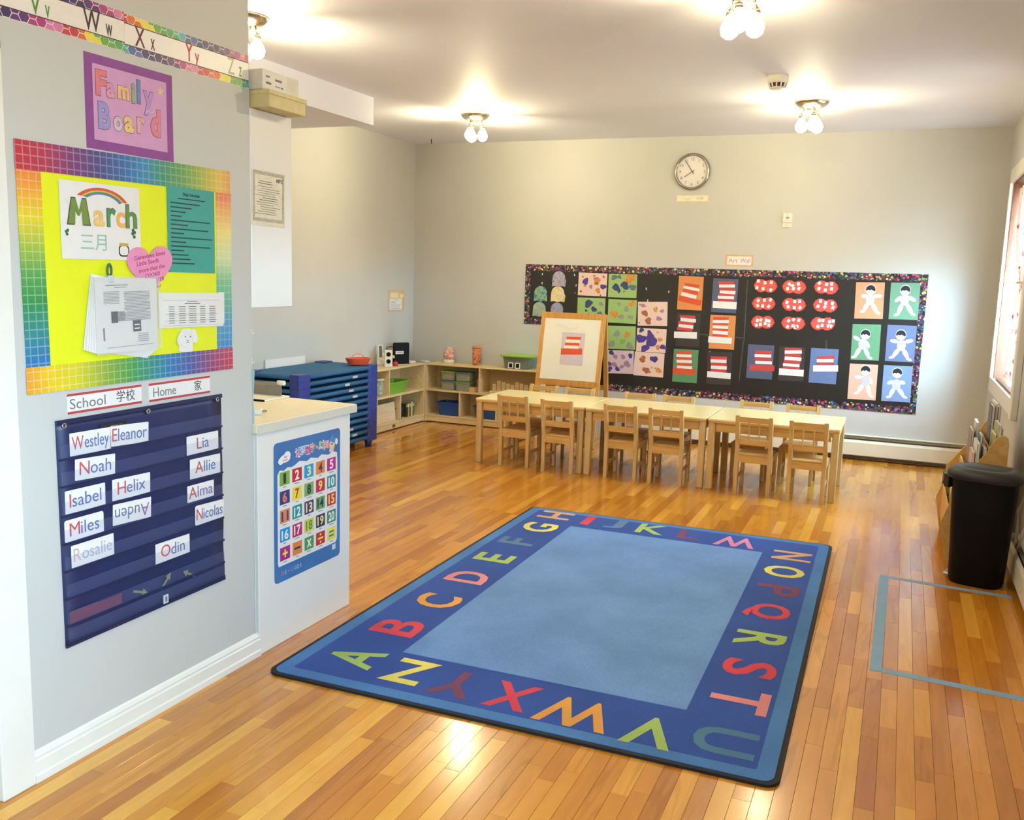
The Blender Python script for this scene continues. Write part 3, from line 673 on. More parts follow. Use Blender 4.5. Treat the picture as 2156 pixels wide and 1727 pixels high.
for s_ in (('y', 0),):
    prints('stripes', t, [(rect(0.012, 0.004, 0.062 + 0.009 * k, 0.005 + 0.003 * (k % 2), 50), mat('pale_stripe', '#d6c0d6', 0.6)) for k in range(4)], 0.0038)

# ---------------------------------------------------------------- rainbow bordered bulletin board
t = left_item('bulletin_board', 'yellow bulletin board with a rainbow grid border', 'bulletin board', 2.302, 1.523, off=0.0006)
M_yel = mat('neon_yellow_paper', '#e6ea12', 0.55, 0.03, 6)
sheet('yellow_paper', t, M_yel, 0.80, 0.63, 0.0)
top = [(0, '#c03040'), (0.10, '#b03450'), (0.22, '#7a3a78'), (0.33, '#4a4a86'), (0.45, '#2f6aa6'), (0.53, '#2d86b4'), (0.63, '#3b8f6e'), (0.74, '#6a9e50'), (0.84, '#a8b040'), (0.93, '#e0bc48'), (1, '#e09a4a')]
bot = [(0, '#e89a30'), (0.10, '#ecc820'), (0.20, '#d8cc28'), (0.33, '#8cab38'), (0.45, '#3f9a4e'), (0.55, '#2f8a86'), (0.64, '#2b78b0'), (0.75, '#43559a'), (0.86, '#8a3a70'), (1, '#c0303c')]
lef = [(0, '#e8813a'), (0.10, '#eda030'), (0.24, '#e6d02a'), (0.40, '#9cb840'), (0.52, '#5aa050'), (0.66, '#2f8f4a'), (0.80, '#2f8a80'), (1, '#2874b4')]
rig = [(0, '#e07048'), (0.10, '#e8a050'), (0.25, '#e8d060'), (0.42, '#c0c880'), (0.55, '#6aaa60'), (0.68, '#4a9a6a'), (0.85, '#3a8ab0'), (1, '#2f7ab8')]
obj('border_strip', prism(bmesh.new(), rect(0.081, 0.560), 0.0013, 0.0022), rainbow('border_left_print', 'Y', 0.28, -0.28, lef), t, (-0.399, 0.0, 0), (0, 0, R(0.6)))
obj('border_strip', prism(bmesh.new(), rect(0.080, 0.565), 0.0013, 0.0022), rainbow('border_right_print', 'Y', 0.28, -0.28, rig), t, (0.401, 0.003, 0), (0, 0, R(-0.5)))
obj('border_strip', prism(bmesh.new(), rect(0.884, 0.080), 0.0022, 0.0032), rainbow('border_top_print', 'X', -0.442, 0.442, top), t, (-0.002, 0.318, 0), (0, 0, R(0.6)))
obj('border_strip', prism(bmesh.new(), rect(0.880, 0.078), 0.0022, 0.0032), rainbow('border_bottom_print', 'X', -0.44, 0.44, bot), t, (0.001, -0.315, 0), (0, 0, R(0.3)))

# March poster
t = left_item('month_poster', 'white March poster with a rainbow over green letters', 'poster', 2.152, 1.670, 0.4, off=0.0035)
sheet('paper', t, M_paper, 0.305, 0.227, 0.0)
items = []
for k, c in enumerate(('#cf5a34', '#d9483c', '#ddb850', '#3f8f5a', '#6a6fb4')):
    ro = 0.115 - k * 0.0065; ri = ro - 0.0065
    arc = [(ro * math.cos(R(a)), ro * 0.62 * math.sin(R(a)) + 0.030) for a in range(8, 166, 8)] + [(ri * math.cos(R(a)), ri * 0.62 * math.sin(R(a)) + 0.030) for a in range(165, 7, -8)]
    items.append((arc, mat('rainbow_' + c.strip('#'), c, 0.6, 0.08)))
prints('rainbow', t, items, 0.0013)
prints('cloud', t, [(ell(0.045, 0.018, -0.085, 0.055), M_paper)], 0.0018)
prints('cloud', t, [(ell(0.036, 0.018, 0.095, 0.045), M_paper)], 0.0018)
for ch, x_, wd, h, c in (('M', -0.088, 0.084, 0.078, '#6f8a3c'), ('a', -0.012, 0.040, 0.046, '#e8c070'), ('r', 0.036, 0.034, 0.056, '#4f8a52'), ('c', 0.073, 0.034, 0.046, '#e8b060'), ('h', 0.116, 0.044, 0.072, '#5f8a40')):
    if ch == 'M':
        mp_ = [(-0.50, -0.5), (-0.30, 0.5), (-0.12, 0.5), (0.02, 0.02), (0.16, 0.5), (0.34, 0.5), (0.50, -0.5), (0.16, -0.5), (0.14, 0.06), (0.04, -0.16), (-0.04, -0.16), (-0.15, 0.06), (-0.18, -0.5)]
        prints('letter_outline', t, [([(x_ + p_[0] * (wd + 0.003), 0.012 + (h - 0.05) / 2 + p_[1] * (h + 0.003)) for p_ in mp_], mat('march_outline', '#4a4a34', 0.6))], 0.0022)
        prints('lettering', t, [([(x_ + p_[0] * wd * 0.94, 0.012 + (h - 0.05) / 2 + p_[1] * h * 0.96) for p_ in mp_], mat('march_' + c.strip('#'), c, 0.6, 0.1))], 0.0028); continue
    text(ch, 0.06, mat('march_outline', '#4a4a34', 0.6) if c[1] != 'e' else mat('march_' + c.strip('#'), c, 0.6, 0.1), t, x_, 0.012 + (h - 0.05) / 2, 0.0022, 0.03, fit=wd + 0.003, fith=h + 0.003, name='letter_outline')
    text(ch, 0.06, mat('march_' + c.strip('#'), c, 0.6, 0.1), t, x_, 0.012 + (h - 0.05) / 2, 0.0028, 0.02, fit=wd, fith=h)
text('三月', 0.055, mat('pale_green_ink', '#9dbfae', 0.7), t, -0.035, -0.063, 0.0016, 0.004)
prints('clovers', t, [(ell(0.005, 0.005, -0.135 + a, -0.035 + b_, 8), mat('clover_green', '#35663c', 0.6)) for a, b_ in ((0, 0), (0.006, 0.004), (0.003, -0.007))] + [(ell(0.006, 0.006, 0.120 + a, -0.030 + b_, 8), mat('clover_green', '#35663c', 0.6)) for a, b_ in ((0, 0), (0.008, 0.004), (0.006, -0.010), (0.002, 0.010))], 0.0014)
prints('pot', t, [(rrect(0.042, 0.036, 0.012, 0.082, -0.085), M_black), (rrect(0.034, 0.028, 0.010, 0.082, -0.085), M_paper), (rect(0.036, 0.010, 0.082, -0.066), mat('pot_gold', '#c9a050', 0.6))], 0.0014)
# teal schedule
t = left_item('schedule_sheet', 'teal schedule sheet with black printed lines', 'sheet', 2.540, 1.664, -0.4, off=0.0035)
sheet('paper', t, mat('teal_paper', '#3d9d92', 0.6, 0.03), 0.228, 0.285, 0.0)
text('Daily Schedule', 0.014, M_black, t, 0.0, 0.118, 0.0014, 0.01)
its = [(rect(0.13, 0.003, 0.0, 0.104), M_black)]
for k in range(15):
    wd = (0.14, 0.10, 0.07, 0.05, 0.19, 0.08, 0.18, 0.06, 0.20, 0.07, 0.19, 0.06, 0.08, 0.09, 0.11)[k]
    its.append((rect(wd, 0.0042, -0.1 + wd / 2, 0.088 - k * 0.0143), mat('faded_black', '#22443f', 0.7)))
prints('print', t, its, 0.0014)
# pink heart note
t = left_item('heart_note', 'pink paper heart with handwriting, half behind the papers', 'note', 2.345, 1.530, 4, off=0.0050)
hp = []
for k in range(40):
    a = 2 * PI * k / 40
    hp.append((0.0062 * 16 * math.sin(a) ** 3, 0.0055 * (13 * math.cos(a) - 5 * math.cos(2 * a) - 2 * math.cos(3 * a) - math.cos(4 * a)) + 0.008))
sheet('paper', t, mat('pink_card', '#e88fb8', 0.6, 0.04), 0, 0, 0.0, 0.0014, hp)
M_mag = mat('magenta_pen', '#a83274', 0.7)
for k, (s, x_, y_, sz) in enumerate((('Genevieve loves', 0.0, 0.045, 0.021), ('Little Seeds', -0.012, 0.024, 0.021), ('more than the', 0.004, 0.003, 0.020), ('COOKIE', 0.006, -0.017, 0.018), ('MONSTER', 0.014, -0.036, 0.018), ('Cookies!', 0.012, -0.058, 0.015))):
    text(s, sz, M_mag, t, x_, y_, 0.0016, 0.0, 6, shear=0.2)
# bundle of printed pages in plastic sleeves on a clip
t = left_item('paper_bundle', 'thick bundle of printed pages in plastic sleeves hanging from a clip', 'papers', 2.225, 1.385, 0, off=0.0055)
for k in range(6):
    o = sheet('page', t, M_paper, 0.262 - 0.002 * k, 0.232, 0.0, 0.0010); aa = R(-9.5 + 1.9 * k); o.location = (0.004 + 0.116 * math.sin(aa), 0.116 - 0.116 * math.cos(aa) - 0.002 * (5 - k), 0.0022 * k); o.rotation_euler = (0, 0, aa)
pz = 0.0124
its = [(rect(0.09, 0.003, -0.045, 0.095), M_grey_ink), (rect(0.05, 0.002, -0.03, 0.088), M_grey_ink)]
for k in range(9): its.append((rect(0.062, 0.0018, -0.068, 0.075 - k * 0.0045), M_grey_ink))
for k in range(20): its.append((rect(0.108 - 0.02 * (k % 7 == 6), 0.0019, 0.036, 0.073 - k * 0.0047), M_grey_ink))
for k in range(5): its.append((rect(0.045, 0.0016, 0.055, -0.062 - k * 0.006), M_grey_ink))
its += [(rect(0.026, 0.036, -0.060, -0.004), mat('dark_photo', '#3a3a3c', 0.7, 0.4, 120)), (rect(0.028, 0.030, -0.032, -0.002), mat('grey_photo', '#8d8d90', 0.7, 0.3, 120)), (rect(0.034, 0.036, 0.030, -0.036), mat('dark_photo', '#3a3a3c', 0.7, 0.4, 120)), (rect(0.022, 0.004, 0.030, -0.032), M_paper), (rect(0.022, 0.004, 0.030, -0.044), M_paper), (rect(0.006, 0.04, -0.105, -0.055), M_grey_ink), (rect(0.19, 0.0012, 0.0, -0.098), M_grey_ink)]
o = prints('print', t, its, pz); o.location = (0.010, 0, 0); o.rotation_euler = (0, 0, R(1.5))
o = sheet('sleeve', t, clear('plastic_sleeve', '#e8e8ea', 0.16, 0.12), 0.272, 0.240, pz + 0.0010, 0.0004); o.location = (0.010, 0.001, 0); o.rotation_euler = (0, 0, R(1.5))
o = obj('clip', lathe(bmesh.new(), [(0.012, 0), (0.0185, 0.001), (0.0185, 0.005), (0.012, 0.006)], 16, (0, 0, 0), 0.55, 1.25, closed=True), mat('green_clip', '#2f6a5e', 0.35), t, (-0.060, 0.138, 0.006))
obj('clip_jaw', box(bmesh.new(), -0.010, 0.010, -0.016, 0.006, -0.004, 0.016, 0.002), mat('pale_clip', '#c9cfd0', 0.3), t, (-0.058, 0.118, 0.0))
# small table schedule
t = left_item('menu_sheet', 'white landscape sheet with a printed table by the right border', 'sheet', 2.534, 1.393, -0.6, off=0.0040)
sheet('paper', t, M_paper, 0.318, 0.118, 0.0)
sheet('page_behind', t, M_paper, 0.02, 0.110, -0.0008, 0.0008, rect(0.03, 0.112, 0.150, 0.006))
its = [(rect(0.05, 0.002, 0, 0.030), M_grey_ink), (rect(0.075, 0.003, 0, 0.023), M_grey_ink)]
for a in (-0.014, -0.036): its.append((rect(0.26, 0.0007, 0, a), M_grey_ink))
its += [(rect(0.28, 0.0006, 0, 0.034), M_grey_ink), (rect(0.28, 0.0006, 0, -0.052), M_grey_ink)]
for r_ in range(8):
    for c_ in range(5): its.append((rect(0.026 + 0.01 * ((r_ * 3 + c_) % 3) / 2, 0.0022, -0.100 + 0.050 * c_, 0.012 - r_ * 0.0078), M_grey_ink))
prints('print', t, its, 0.0014)
# paper dog face
t = left_item('paper_dog', 'white paper puppy cutout at the bottom of the yellow board', 'cutout', 2.505, 1.292, -3, off=0.0040)
sheet('head', t, M_paper, 0, 0, 0.0, 0.0014, blob(0, 0.006, 0.036, 22, 0.10, 4))
o = sheet('ear', t, M_paper, 0, 0, 0.0016, 0.0014, ell(0.014, 0.026, 0.034, 0.012, 14, 20)); o = sheet('ear', t, M_paper, 0, 0, 0.0016, 0.0014, ell(0.013, 0.024, -0.034, 0.004, 14, -20))
sheet('neck', t, M_paper, 0, 0, -0.0006, 0.0012, rrect(0.066, 0.034, 0.008, -0.004, -0.026))
prints('face', t, [(ell(0.0028, 0.0028, -0.010, 0.010, 8), M_grey_ink), (ell(0.0028, 0.0028, 0.014, 0.010, 8), M_grey_ink), (ell(0.003, 0.002, 0.003, -0.004, 8), M_grey_ink)] + [(q, M_grey_ink) for q in stroke([(-0.004, -0.012), (0.003, -0.009), (0.010, -0.012)], 0.0014)], 0.0018)

# ---------------------------------------------------------------- School and Home labels
M_redstripe = mat('red_stripe', '#b8403f', 0.6)
for y_, s, zh, lb in ((2.147, 'School', '学校', 'white label with red stripes reading School'), (2.473, 'Home', '家', 'white label with red stripes reading Home')):
    t = left_item('name_strip', lb, 'label', y_, 1.124, 0.2, 'red striped labels over the pocket chart')
    sheet('card', t, M_paper, 0.294, 0.063, 0.0)
    prints('stripes', t, [(rect(0.294, 0.0075, 0, 0.0272), M_redstripe), (rect(0.294, 0.0075, 0, -0.0272), M_redstripe)], 0.0013)
    text(s, 0.045, M_grey_ink, t, -0.070 if s == 'School' else -0.075, -0.001, 0.0014, 0.0, fit=0.135 if s == 'School' else 0.105)
    text(zh, 0.040, mat('dark_pen', '#4a4644', 0.7), t, 0.080 if s == 'School' else 0.085, 0.002, 0.0014, 0.0)

# ---------------------------------------------------------------- navy pocket chart
t = left_item('pocket_chart', 'navy fabric pocket chart hung below the labels', 'pocket chart', 2.316, 0.728, 0.3)
M_navy = mat('navy_nylon', '#1f2751', 0.38, 0.10, 12)
M_navy2 = mat('navy_hem', '#1b2147', 0.4, 0.08, 12)
M_pock = clear('clear_pocket', '#8a94c8', 0.07, 0.15)
b = bmesh.new(); nx, ny = 10, 24
gv = [[b.verts.new((-0.36 + 0.72 * i / nx, -0.352 + 0.704 * j / ny, 0.0035 + 0.0025 * math.sin(i * 1.3 + j * 0.9) * (0.2 + 0.8 * (1 - j / ny)))) for i in range(nx + 1)] for j in range(ny + 1)]
for j in range(ny):
    for i in range(nx): b.faces.new((gv[j][i], gv[j][i + 1], gv[j + 1][i + 1], gv[j + 1][i])).smooth = True
ext = bmesh.ops.extrude_face_region(b, geom=b.faces[:])
for v in ext['geom']:
    if isinstance(v, bmesh.types.BMVert): v.co.z = 0.0004
obj('backing', b, M_navy, t)
rows = [0.965, 0.882, 0.791, 0.705, 0.619, 0.532, 0.446, 0.392]
for zz in rows: bx('pocket', M_pock, t, -0.355, 0.355, zz - 0.728, zz - 0.728 + 0.042, 0.0102, 0.0108)
for zz in rows: bx('seam', M_navy2, t, -0.358, 0.358, zz - 0.728 - 0.006, zz - 0.728 + 0.001, 0.006, 0.0104)
bx('hem', M_navy2, t, -0.362, 0.362, 0.340, 0.354, 0.003, 0.009, 0.001); bx('hem', M_navy2, t, -0.362, 0.362, -0.354, -0.344, 0.003, 0.009, 0.001)
for x_ in (-0.335, 0.0, 0.335):
    obj('grommet', lathe(bmesh.new(), [(0.0045, 0.0), (0.0095, 0.001), (0.0085, 0.0035), (0.0045, 0.0035)], 16, (x_, 0.336, 0.007), closed=True), M_steel, t)
bx('maker_tag', M_black, t, -0.20, -0.095, 0.300, 0.320, 0.0065, 0.0072)
text('PRODUCTS', 0.009, M_grey_ink, t, -0.135, 0.309, 0.0074)
CARDS = [('Westley', 2.076, 1.000, 0.156, 0.070, -0.4, 'white name card in the top row at the far left of the pocket chart'),
 ('Eleanor', 2.233, 1.000, 0.161, 0.066, -2.5, 'white name card in the top row overlapping its left neighbour'),
 ('Noah', 2.091, 0.917, 0.155, 0.066, -2.5, 'white name card alone at the left of the second pocket row'),
 ('Isabel', 2.049, 0.826, 0.152, 0.071, -0.6, 'white name card at the left of the third pocket row'),
 ('Helix', 2.234, 0.826, 0.161, 0.069, -1.4, 'white name card in the middle of the third pocket row'),
 ('Auden', 2.234, 0.743, 0.163, 0.069, -2.5, 'white name card turned upside down in its pocket'),
 ('Miles', 2.041, 0.737, 0.148, 0.070, -0.1, 'white round-cornered name card touching the left edge of the chart'),
 ('Rosalie', 2.070, 0.654, 0.165, 0.070, 0.3, 'white name card with very faded lettering, lowest on the left'),
 ('Odin', 2.412, 0.567, 0.163, 0.070, -0.5, 'white name card lowest of all, right of centre'),
 ('Lia', 2.571, 0.917, 0.162, 0.068, 0, 'white name card at the top of the right column'),
 ('Allie', 2.582, 0.830, 0.157, 0.071, -0.9, 'white name card second from the top in the right column'),
 ('Alma', 2.556, 0.743, 0.136, 0.060, -0.2, 'smaller white name card with red lettering in the right column'),
 ('Nicolas', 2.600, 0.655, 0.151, 0.072, -2.0, 'white round-cornered name card lowest in the right column')]
for nm, yy, zz, wd, ht, a, lb in CARDS:
    flip = nm == 'Auden'
    c = left_item('name_card', lb, 'name card', yy, zz, a, 'name cards in the pocket chart', off=0.0062)
    sheet('card', c, M_paper, 0, 0, 0.0, 0.0012, rrect(wd, ht, 0.008 if nm in ('Miles', 'Nicolas') else 0.002))
    sg = -1 if flip else 1; fade = nm == 'Rosalie'
    red = M_red_ink if not fade else mat('faded_red', '#d3b0ac', 0.7); blu = M_blue_ink if not fade else mat('faded_blue', '#b4b2c4', 0.7)
    if nm == 'Alma': blu = mat('mauve_pen', '#8f6f9a', 0.7)
    if flip: red, blu = mat('mauve_pen', '#8f6f9a', 0.7), mat('slate_pen', '#6a7690', 0.7)
    w1 = text_width(nm[0], 0.060); w2_ = text_width(nm[1:], 0.058); gap = 0.004
    k_ = min(1.0, wd * 0.90 / (w1 + w2_ + gap)); w1 *= k_; w2_ *= k_; tot = w1 + w2_ + gap
    text(nm[0], 0.060, red, c, sg * (-tot / 2 + w1 / 2), 0.003 * sg, 0.0013, 0.0, 180 if flip else 0, fit=w1)
    ys_ = [v.co.y for v in text_mesh(nm[1:], 0.058).vertices]; h1_ = [v.co.y for v in text_mesh(nm[0], 0.060).vertices]
    desc = 0.012 if 'y' in nm[1:] else 0.0
    text(nm[1:], 0.058, blu, c, sg * (tot / 2 - w2_ / 2), sg * (0.003 - (max(h1_) - min(h1_)) / 2 + (max(ys_) - min(ys_)) / 2 - desc), 0.0013, 0.0, 180 if flip else 0, fit=w2_)
c = left_item('red_card', 'dull red card deep in a low pocket of the chart', 'card', 2.075, 0.462, -1.5, off=0.0062)
sheet('card', c, mat('dull_red_card', '#6a3040', 0.6), 0.205, 0.040, 0.0)
for k, (yy, zz, a) in enumerate(((2.26, 0.458, -20), (2.378, 0.463, 45), (2.486, 0.455, 150))):
    c = left_item('paper_pointer', ('olive paper pointer lying in a low pocket, leftmost of three', 'olive paper pointer standing aslant between the other two', 'olive paper pointer in a low pocket, rightmost of three')[k], 'pointer', yy, zz, a, 'paper pointers in the pocket chart', off=0.0062)
    sheet('card', c, mat('olive_card', '#86865c', 0.6), 0, 0, 0.0, 0.0012, [(-0.034, -0.004), (0.008, -0.004), (0.008, -0.013), (0.032, 0), (0.008, 0.013), (0.008, 0.004), (-0.034, 0.004)])
c = left_item('paper_clip', 'small pale clip at the bottom edge of the pocket chart', 'clip', 2.367, 0.400, 0, off=0.0108)
sheet('plastic', c, mat('pale_clip', '#c9cfd0', 0.3), 0.022, 0.030, 0.0, 0.003)
sheet('spring', c, M_grey_ink, 0.008, 0.018, 0.003, 0.002)
# ---------------------------------------------------------------- art wall on the back wall
t = back_item('art_display', 'black art display board with a star-print border', 'display board', 0, 0)
M_blk = mat('black_backing_paper', '#1d1b18', 0.5, 0.2, 4)
BX0, BX1, BZ0, BZ1, BZL, BXS = -3.532, 0.177, 0.445, 1.655, 1.058, -2.72
obj('backing', prism(bmesh.new(), [(BX0, BZL), (BXS, BZL), (BXS, BZ0), (BX1, BZ0), (BX1, BZ1), (BX0, BZ1)], 0.0, 0.004), M_blk, t)
def star_print():
    m = bpy.data.materials.new('star_border_print'); m.use_nodes = True
    nt = m.node_tree; N = nt.nodes; L = nt.links; bs = N['Principled BSDF']
    tc = N.new('ShaderNodeTexCoord')
    def layer(scale, ramp, cut):
        v = N.new('ShaderNodeTexVoronoi'); v.inputs['Scale'].default_value = scale; L.new(tc.outputs['Object'], v.inputs['Vector'])
        sp = N.new('ShaderNodeSeparateColor'); L.new(v.outputs['Color'], sp.inputs[0])
        r = N.new('ShaderNodeValToRGB'); r.color_ramp.interpolation = 'CONSTANT'; e = r.color_ramp.elements
        e[0].position = 0; e[0].color = hexc(ramp[0]); e[1].position = 1.0 / len(ramp); e[1].color = hexc(ramp[1])
        for k in range(2, len(ramp)): q = e.new(k / len(ramp)); q.color = hexc(ramp[k])
        L.new(sp.outputs[0], r.inputs['Fac'])
        lt = N.new('ShaderNodeMath'); lt.operation = 'LESS_THAN'; lt.inputs[1].default_value = cut; L.new(v.outputs['Distance'], lt.inputs[0])
        return r.outputs['Color'], lt.outputs[0]
    c1, f1 = layer(36, ['#5e3a52', '#33465e', '#7a2f4e', '#3f5a4a', '#4a3560'], 0.55)
    c2, f2 = layer(32, ['#c8466e', '#d8c04a', '#3f86b0', '#8ab04e', '#b04a7e', '#e8d070', '#c8466e', '#5a4a78'], 0.36)
    c3, f3 = layer(38, ['#efe08a', '#e6cf60', '#f0ead0', '#e8d070', '#4fa0c8', '#d8568a', '#8fc060', '#d86a8a'], 0.22)
    base = (0.012, 0.011, 0.014, 1)
    prev = None
    for col, fac in ((c1, f1), (c2, f2), (c3, f3)):
        mx = N.new('ShaderNodeMix'); mx.data_type = 'RGBA'; mx.inputs['A'].default_value = base
        if prev: L.new(prev, mx.inputs['A'])
        L.new(col, mx.inputs['B']); L.new(fac, mx.inputs['Factor']); prev = mx.outputs['Result']
    L.new(prev, bs.inputs['Base Color']); bs.inputs['Roughness'].default_value = 0.35
    return m
M_star = star_print()
def scallop(a, c, wd, side):
    """strip from a to c (2D), straight on the outer side and scalloped on the inner"""
    dx, dy = c[0] - a[0], c[1] - a[1]; l = math.hypot(dx, dy); ex, ey = dx / l, dy / l; nx_, ny_ = -ey * side, ex * side
    n = max(2, int(l / 0.055)); pts = [a, c]
    for k in range(n * 4, -1, -1):
        s = k / (n * 4) * l; d = wd * (0.80 + 0.20 * abs(math.sin(PI * k / 4)))
        pts.append((a[0] + ex * s + nx_ * d, a[1] + ey * s + ny_ * d))
    return pts
for i, (a, c, wd, sd) in enumerate((((BX0, BZ1), (BX1, BZ1), 0.066, -1), ((BX1, BZ0), (BX1, BZ1), 0.062, 1), ((BXS, BZ0), (BX1, BZ0), 0.066, 1), ((BX0, BZL), (BX0, BZ1), 0.060, -1), ((BX0, BZL), (BXS, BZL), 0.062, 1), ((BXS, BZ0), (BXS, BZL), 0.060, -1))):
    obj('border_strip', prism(bmesh.new(), scallop(a, c, wd, sd), 0.004 + 0.0006 * i, 0.0046 + 0.0006 * i), M_star, t)
M_scrap = mat('tape_scrap', '#d8d4cc', 0.5)
for k, (x_, z_) in enumerate(((-3.35, 1.56), (-3.35, 1.47), (-3.01, 1.56), (-2.99, 1.46), (-3.00, 1.385), (-2.28, 1.45), (-2.06, 1.43), (-2.26, 1.34), (-2.13, 0.62), (-1.64, 0.88))):
    sheet('tape_scrap', t, M_scrap, 0, 0, 0.0042, 0.0008, rect(0.010, 0.022 if k not in (4,) else 0.008, x_, z_, 20 * (k % 3) - 20))
M_crease = mat('paper_crease', '#4a4843', 0.5, 0.3, 20)
for pts in ([(-1.33, 1.0), (-1.335, 1.56)], [(-1.35, 0.64), (-1.335, 1.0)], [(-1.76, 1.045), (-1.34, 1.03), (-0.66, 1.02)], [(-0.60, 0.96), (-0.61, 1.05)]):
    obj('crease', prism(bmesh.new(), stroke(pts, 0.010)[0], 0.0041, 0.0047), M_crease, t)

# handprint-like sponge paintings on coloured paper
PAP = {'p': mat('blush_paper', '#e9c9bb', 0.65, 0.03), 'g': mat('lime_paper', '#9cbc70', 0.65, 0.03), 'l': mat('lilac_paper', '#d9bfc4', 0.65, 0.03)}
PC = {'u': mat('paint_violet', '#4a3a86', 0.6, 0.3, 60), 'b': mat('paint_navy', '#35406e', 0.6, 0.3, 60), 'o': mat('paint_orange', '#d58a3c', 0.6, 0.25, 60), 'm': mat('paint_mauve', '#a57f98', 0.65, 0.25, 60), 'y': mat('paint_grey', '#93948a', 0.65, 0.2, 60), 'r': mat('paint_rust', '#a5623f', 0.6, 0.25, 60), 'g': mat('paint_green', '#7fae58', 0.6, 0.2, 60), 'k': mat('paint_black', '#2c2a38', 0.6, 0.2, 60), 's': mat('paint_slate', '#5d6f80', 0.6, 0.25, 60)}
PAINT = [
 ('p', -2.821, 1.474, 0.292, 0.222, -0.6, 'u.25.62.14 m.62.75.10 o.66.65.14 r.64.55.08 u.88.42.12 o.70.24.11 m.45.40.08 m.24.42.05 m.55.88.05 r.15.82.04 m.88.85.06 r.10.18.05 k.80.05.03', 'blush paper with violet and orange prints at the top left of the paintings'),
 ('g', -2.516, 1.470, 0.285, 0.225, 0.2, 'o.75.85.20 s.20.85.12 s.38.88.08 b.28.42.16 b.58.52.17 s.85.45.14 b.38.28.08 k.56.26.03', 'lime paper with navy prints and one orange print in the top row'),
 ('g', -2.824, 1.228, 0.286, 0.232, 0.3, 'b.40.75.17 b.60.52.12 y.85.75.10 k.32.45.05 s.80.28.16 k.40.30.05 k.25.28.04', 'lime paper with a big navy print, half hidden by the easel'),
 ('g', -2.508, 1.225, 0.286, 0.228, -0.2, 'o.82.85.13 y.38.80.08 y.65.60.11 o.22.36.16 y.48.27.11 y.80.26.11', 'lime paper with two orange and several grey prints in the second row'),
 ('g', -2.504, 0.971, 0.284, 0.226, 1.3, 'y.34.66.14 o.70.63.13 y.80.15.15 y.15.20.15 g.55.33.12', 'lime paper with grey prints and one orange print in the third row'),
 ('l', -2.509, 0.732, 0.282, 0.228, 1.9, 'b.20.92.11 m.34.72.10 m.62.72.10 u.88.78.10 m.30.38.12 u.08.40.12 m.76.42.14 u.12.18.13 u.42.20.10 m.58.30.09', 'lilac paper covered in violet and mauve prints'),
 ('p', -2.206, 1.215, 0.289, 0.228, 2.0, 'm.18.84.09 m.08.88.05 o.60.68.10 r.24.52.13 m.82.62.08 r.36.20.14 m.72.30.11 k.05.12.03', 'blush paper with rust and mauve prints, topmost of the right column'),
 ('p', -2.205, 0.960, 0.289, 0.228, -0.2, 'b.15.92.10 u.14.55.20 u.50.50.26 u.42.82.10 o.80.55.09 o.75.22.10 u.92.25.12 u.30.10.16 r.68.25.03 o.70.85.04', 'blush paper with large violet prints in the right column'),
 ('p', -2.216, 0.727, 0.294, 0.231, -0.8, 'r.28.70.14 u.66.74.15 r.42.25.14 o.84.28.12 o.60.38.04 r.55.18.04 r.72.36.03', 'blush paper with four separate prints, lowest of the right column'),
]
for k, (pp, x_, z_, wd, ht, a, marks, lb) in enumerate(PAINT):
    o = back_item('sponge_painting', lb, 'painting', x_, z_, a, 'sponge paintings on the art board', off=0.0045)
    sheet('paper', o, PAP[pp], wd, ht, 0.0)
    items = []
    for q, mk in enumerate(marks.split()):
        c, fx, fy, r_ = mk[0], *[float('0.' + s) for s in mk[2:].split('.')]
        rr = r_ * 0.212
        cxx = max(-wd / 2 + rr, min(wd / 2 - rr, (fx - 0.5) * wd)); cyy = max(-ht / 2 + rr, min(ht / 2 - rr, (fy - 0.5) * ht))
        prints('paint_mark', o, [(blob(cxx, cyy, rr * 1.12, 16, 0.26, k * 31 + q, 0.92), PC[c])], 0.0013 + 0.00002 * q)

# paper heads painted in swirls
def swirl(name, cols, sc):
    m = bpy.data.materials.new(name); m.use_nodes = True; nt = m.node_tree; N = nt.nodes; L = nt.links
    tc = N.new('ShaderNodeTexCoord'); nz = N.new('ShaderNodeTexNoise'); nz.inputs['Scale'].default_value = sc; nz.inputs['Distortion'].default_value = 0.5; L.new(tc.outputs['Object'], nz.inputs['Vector'])
    r = N.new('ShaderNodeValToRGB'); e = r.color_ramp.elements; e[0].position = 0.3; e[0].color = hexc(cols[0]); e[1].position = 0.7; e[1].color = hexc(cols[-1])
    for k in range(1, len(cols) - 1): q = e.new(0.3 + 0.4 * k / (len(cols) - 1)); q.color = hexc(cols[k])
    L.new(nz.outputs['Fac'], r.inputs['Fac']); L.new(r.outputs['Color'], N['Principled BSDF'].inputs['Base Color']); N['Principled BSDF'].inputs['Roughness'].default_value = 0.6
    return m
HEADS = [(-3.173, 1.518, 0.139, 0.152, ['#4f8fa0', '#c9a0b8', '#7fa8b4', '#b07a9a'], 'paper ghost shape painted in pink and blue, topmost of its group'),
 (-3.362, 1.366, 0.142, 0.152, ['#2f6f7e', '#4f96a0', '#a8b46a', '#1f5f70'], 'paper ghost shape painted in dark teal'),
 (-3.179, 1.368, 0.145, 0.154, ['#e8c0a8', '#e9cdb8', '#c3c86a', '#f0d8c8'], 'paper ghost shape painted in cream and yellow'),
 (-3.371, 1.210, 0.142, 0.145, ['#8fae98', '#7fa8a0', '#b4a88a', '#8fb4a0'], 'paper ghost shape painted in pale green, lowest on the left'),
 (-3.182, 1.211, 0.136, 0.146, ['#7a82a8', '#8fa0b4', '#a890b0', '#6f8498'], 'paper ghost shape painted in slate violet above the easel corner')]
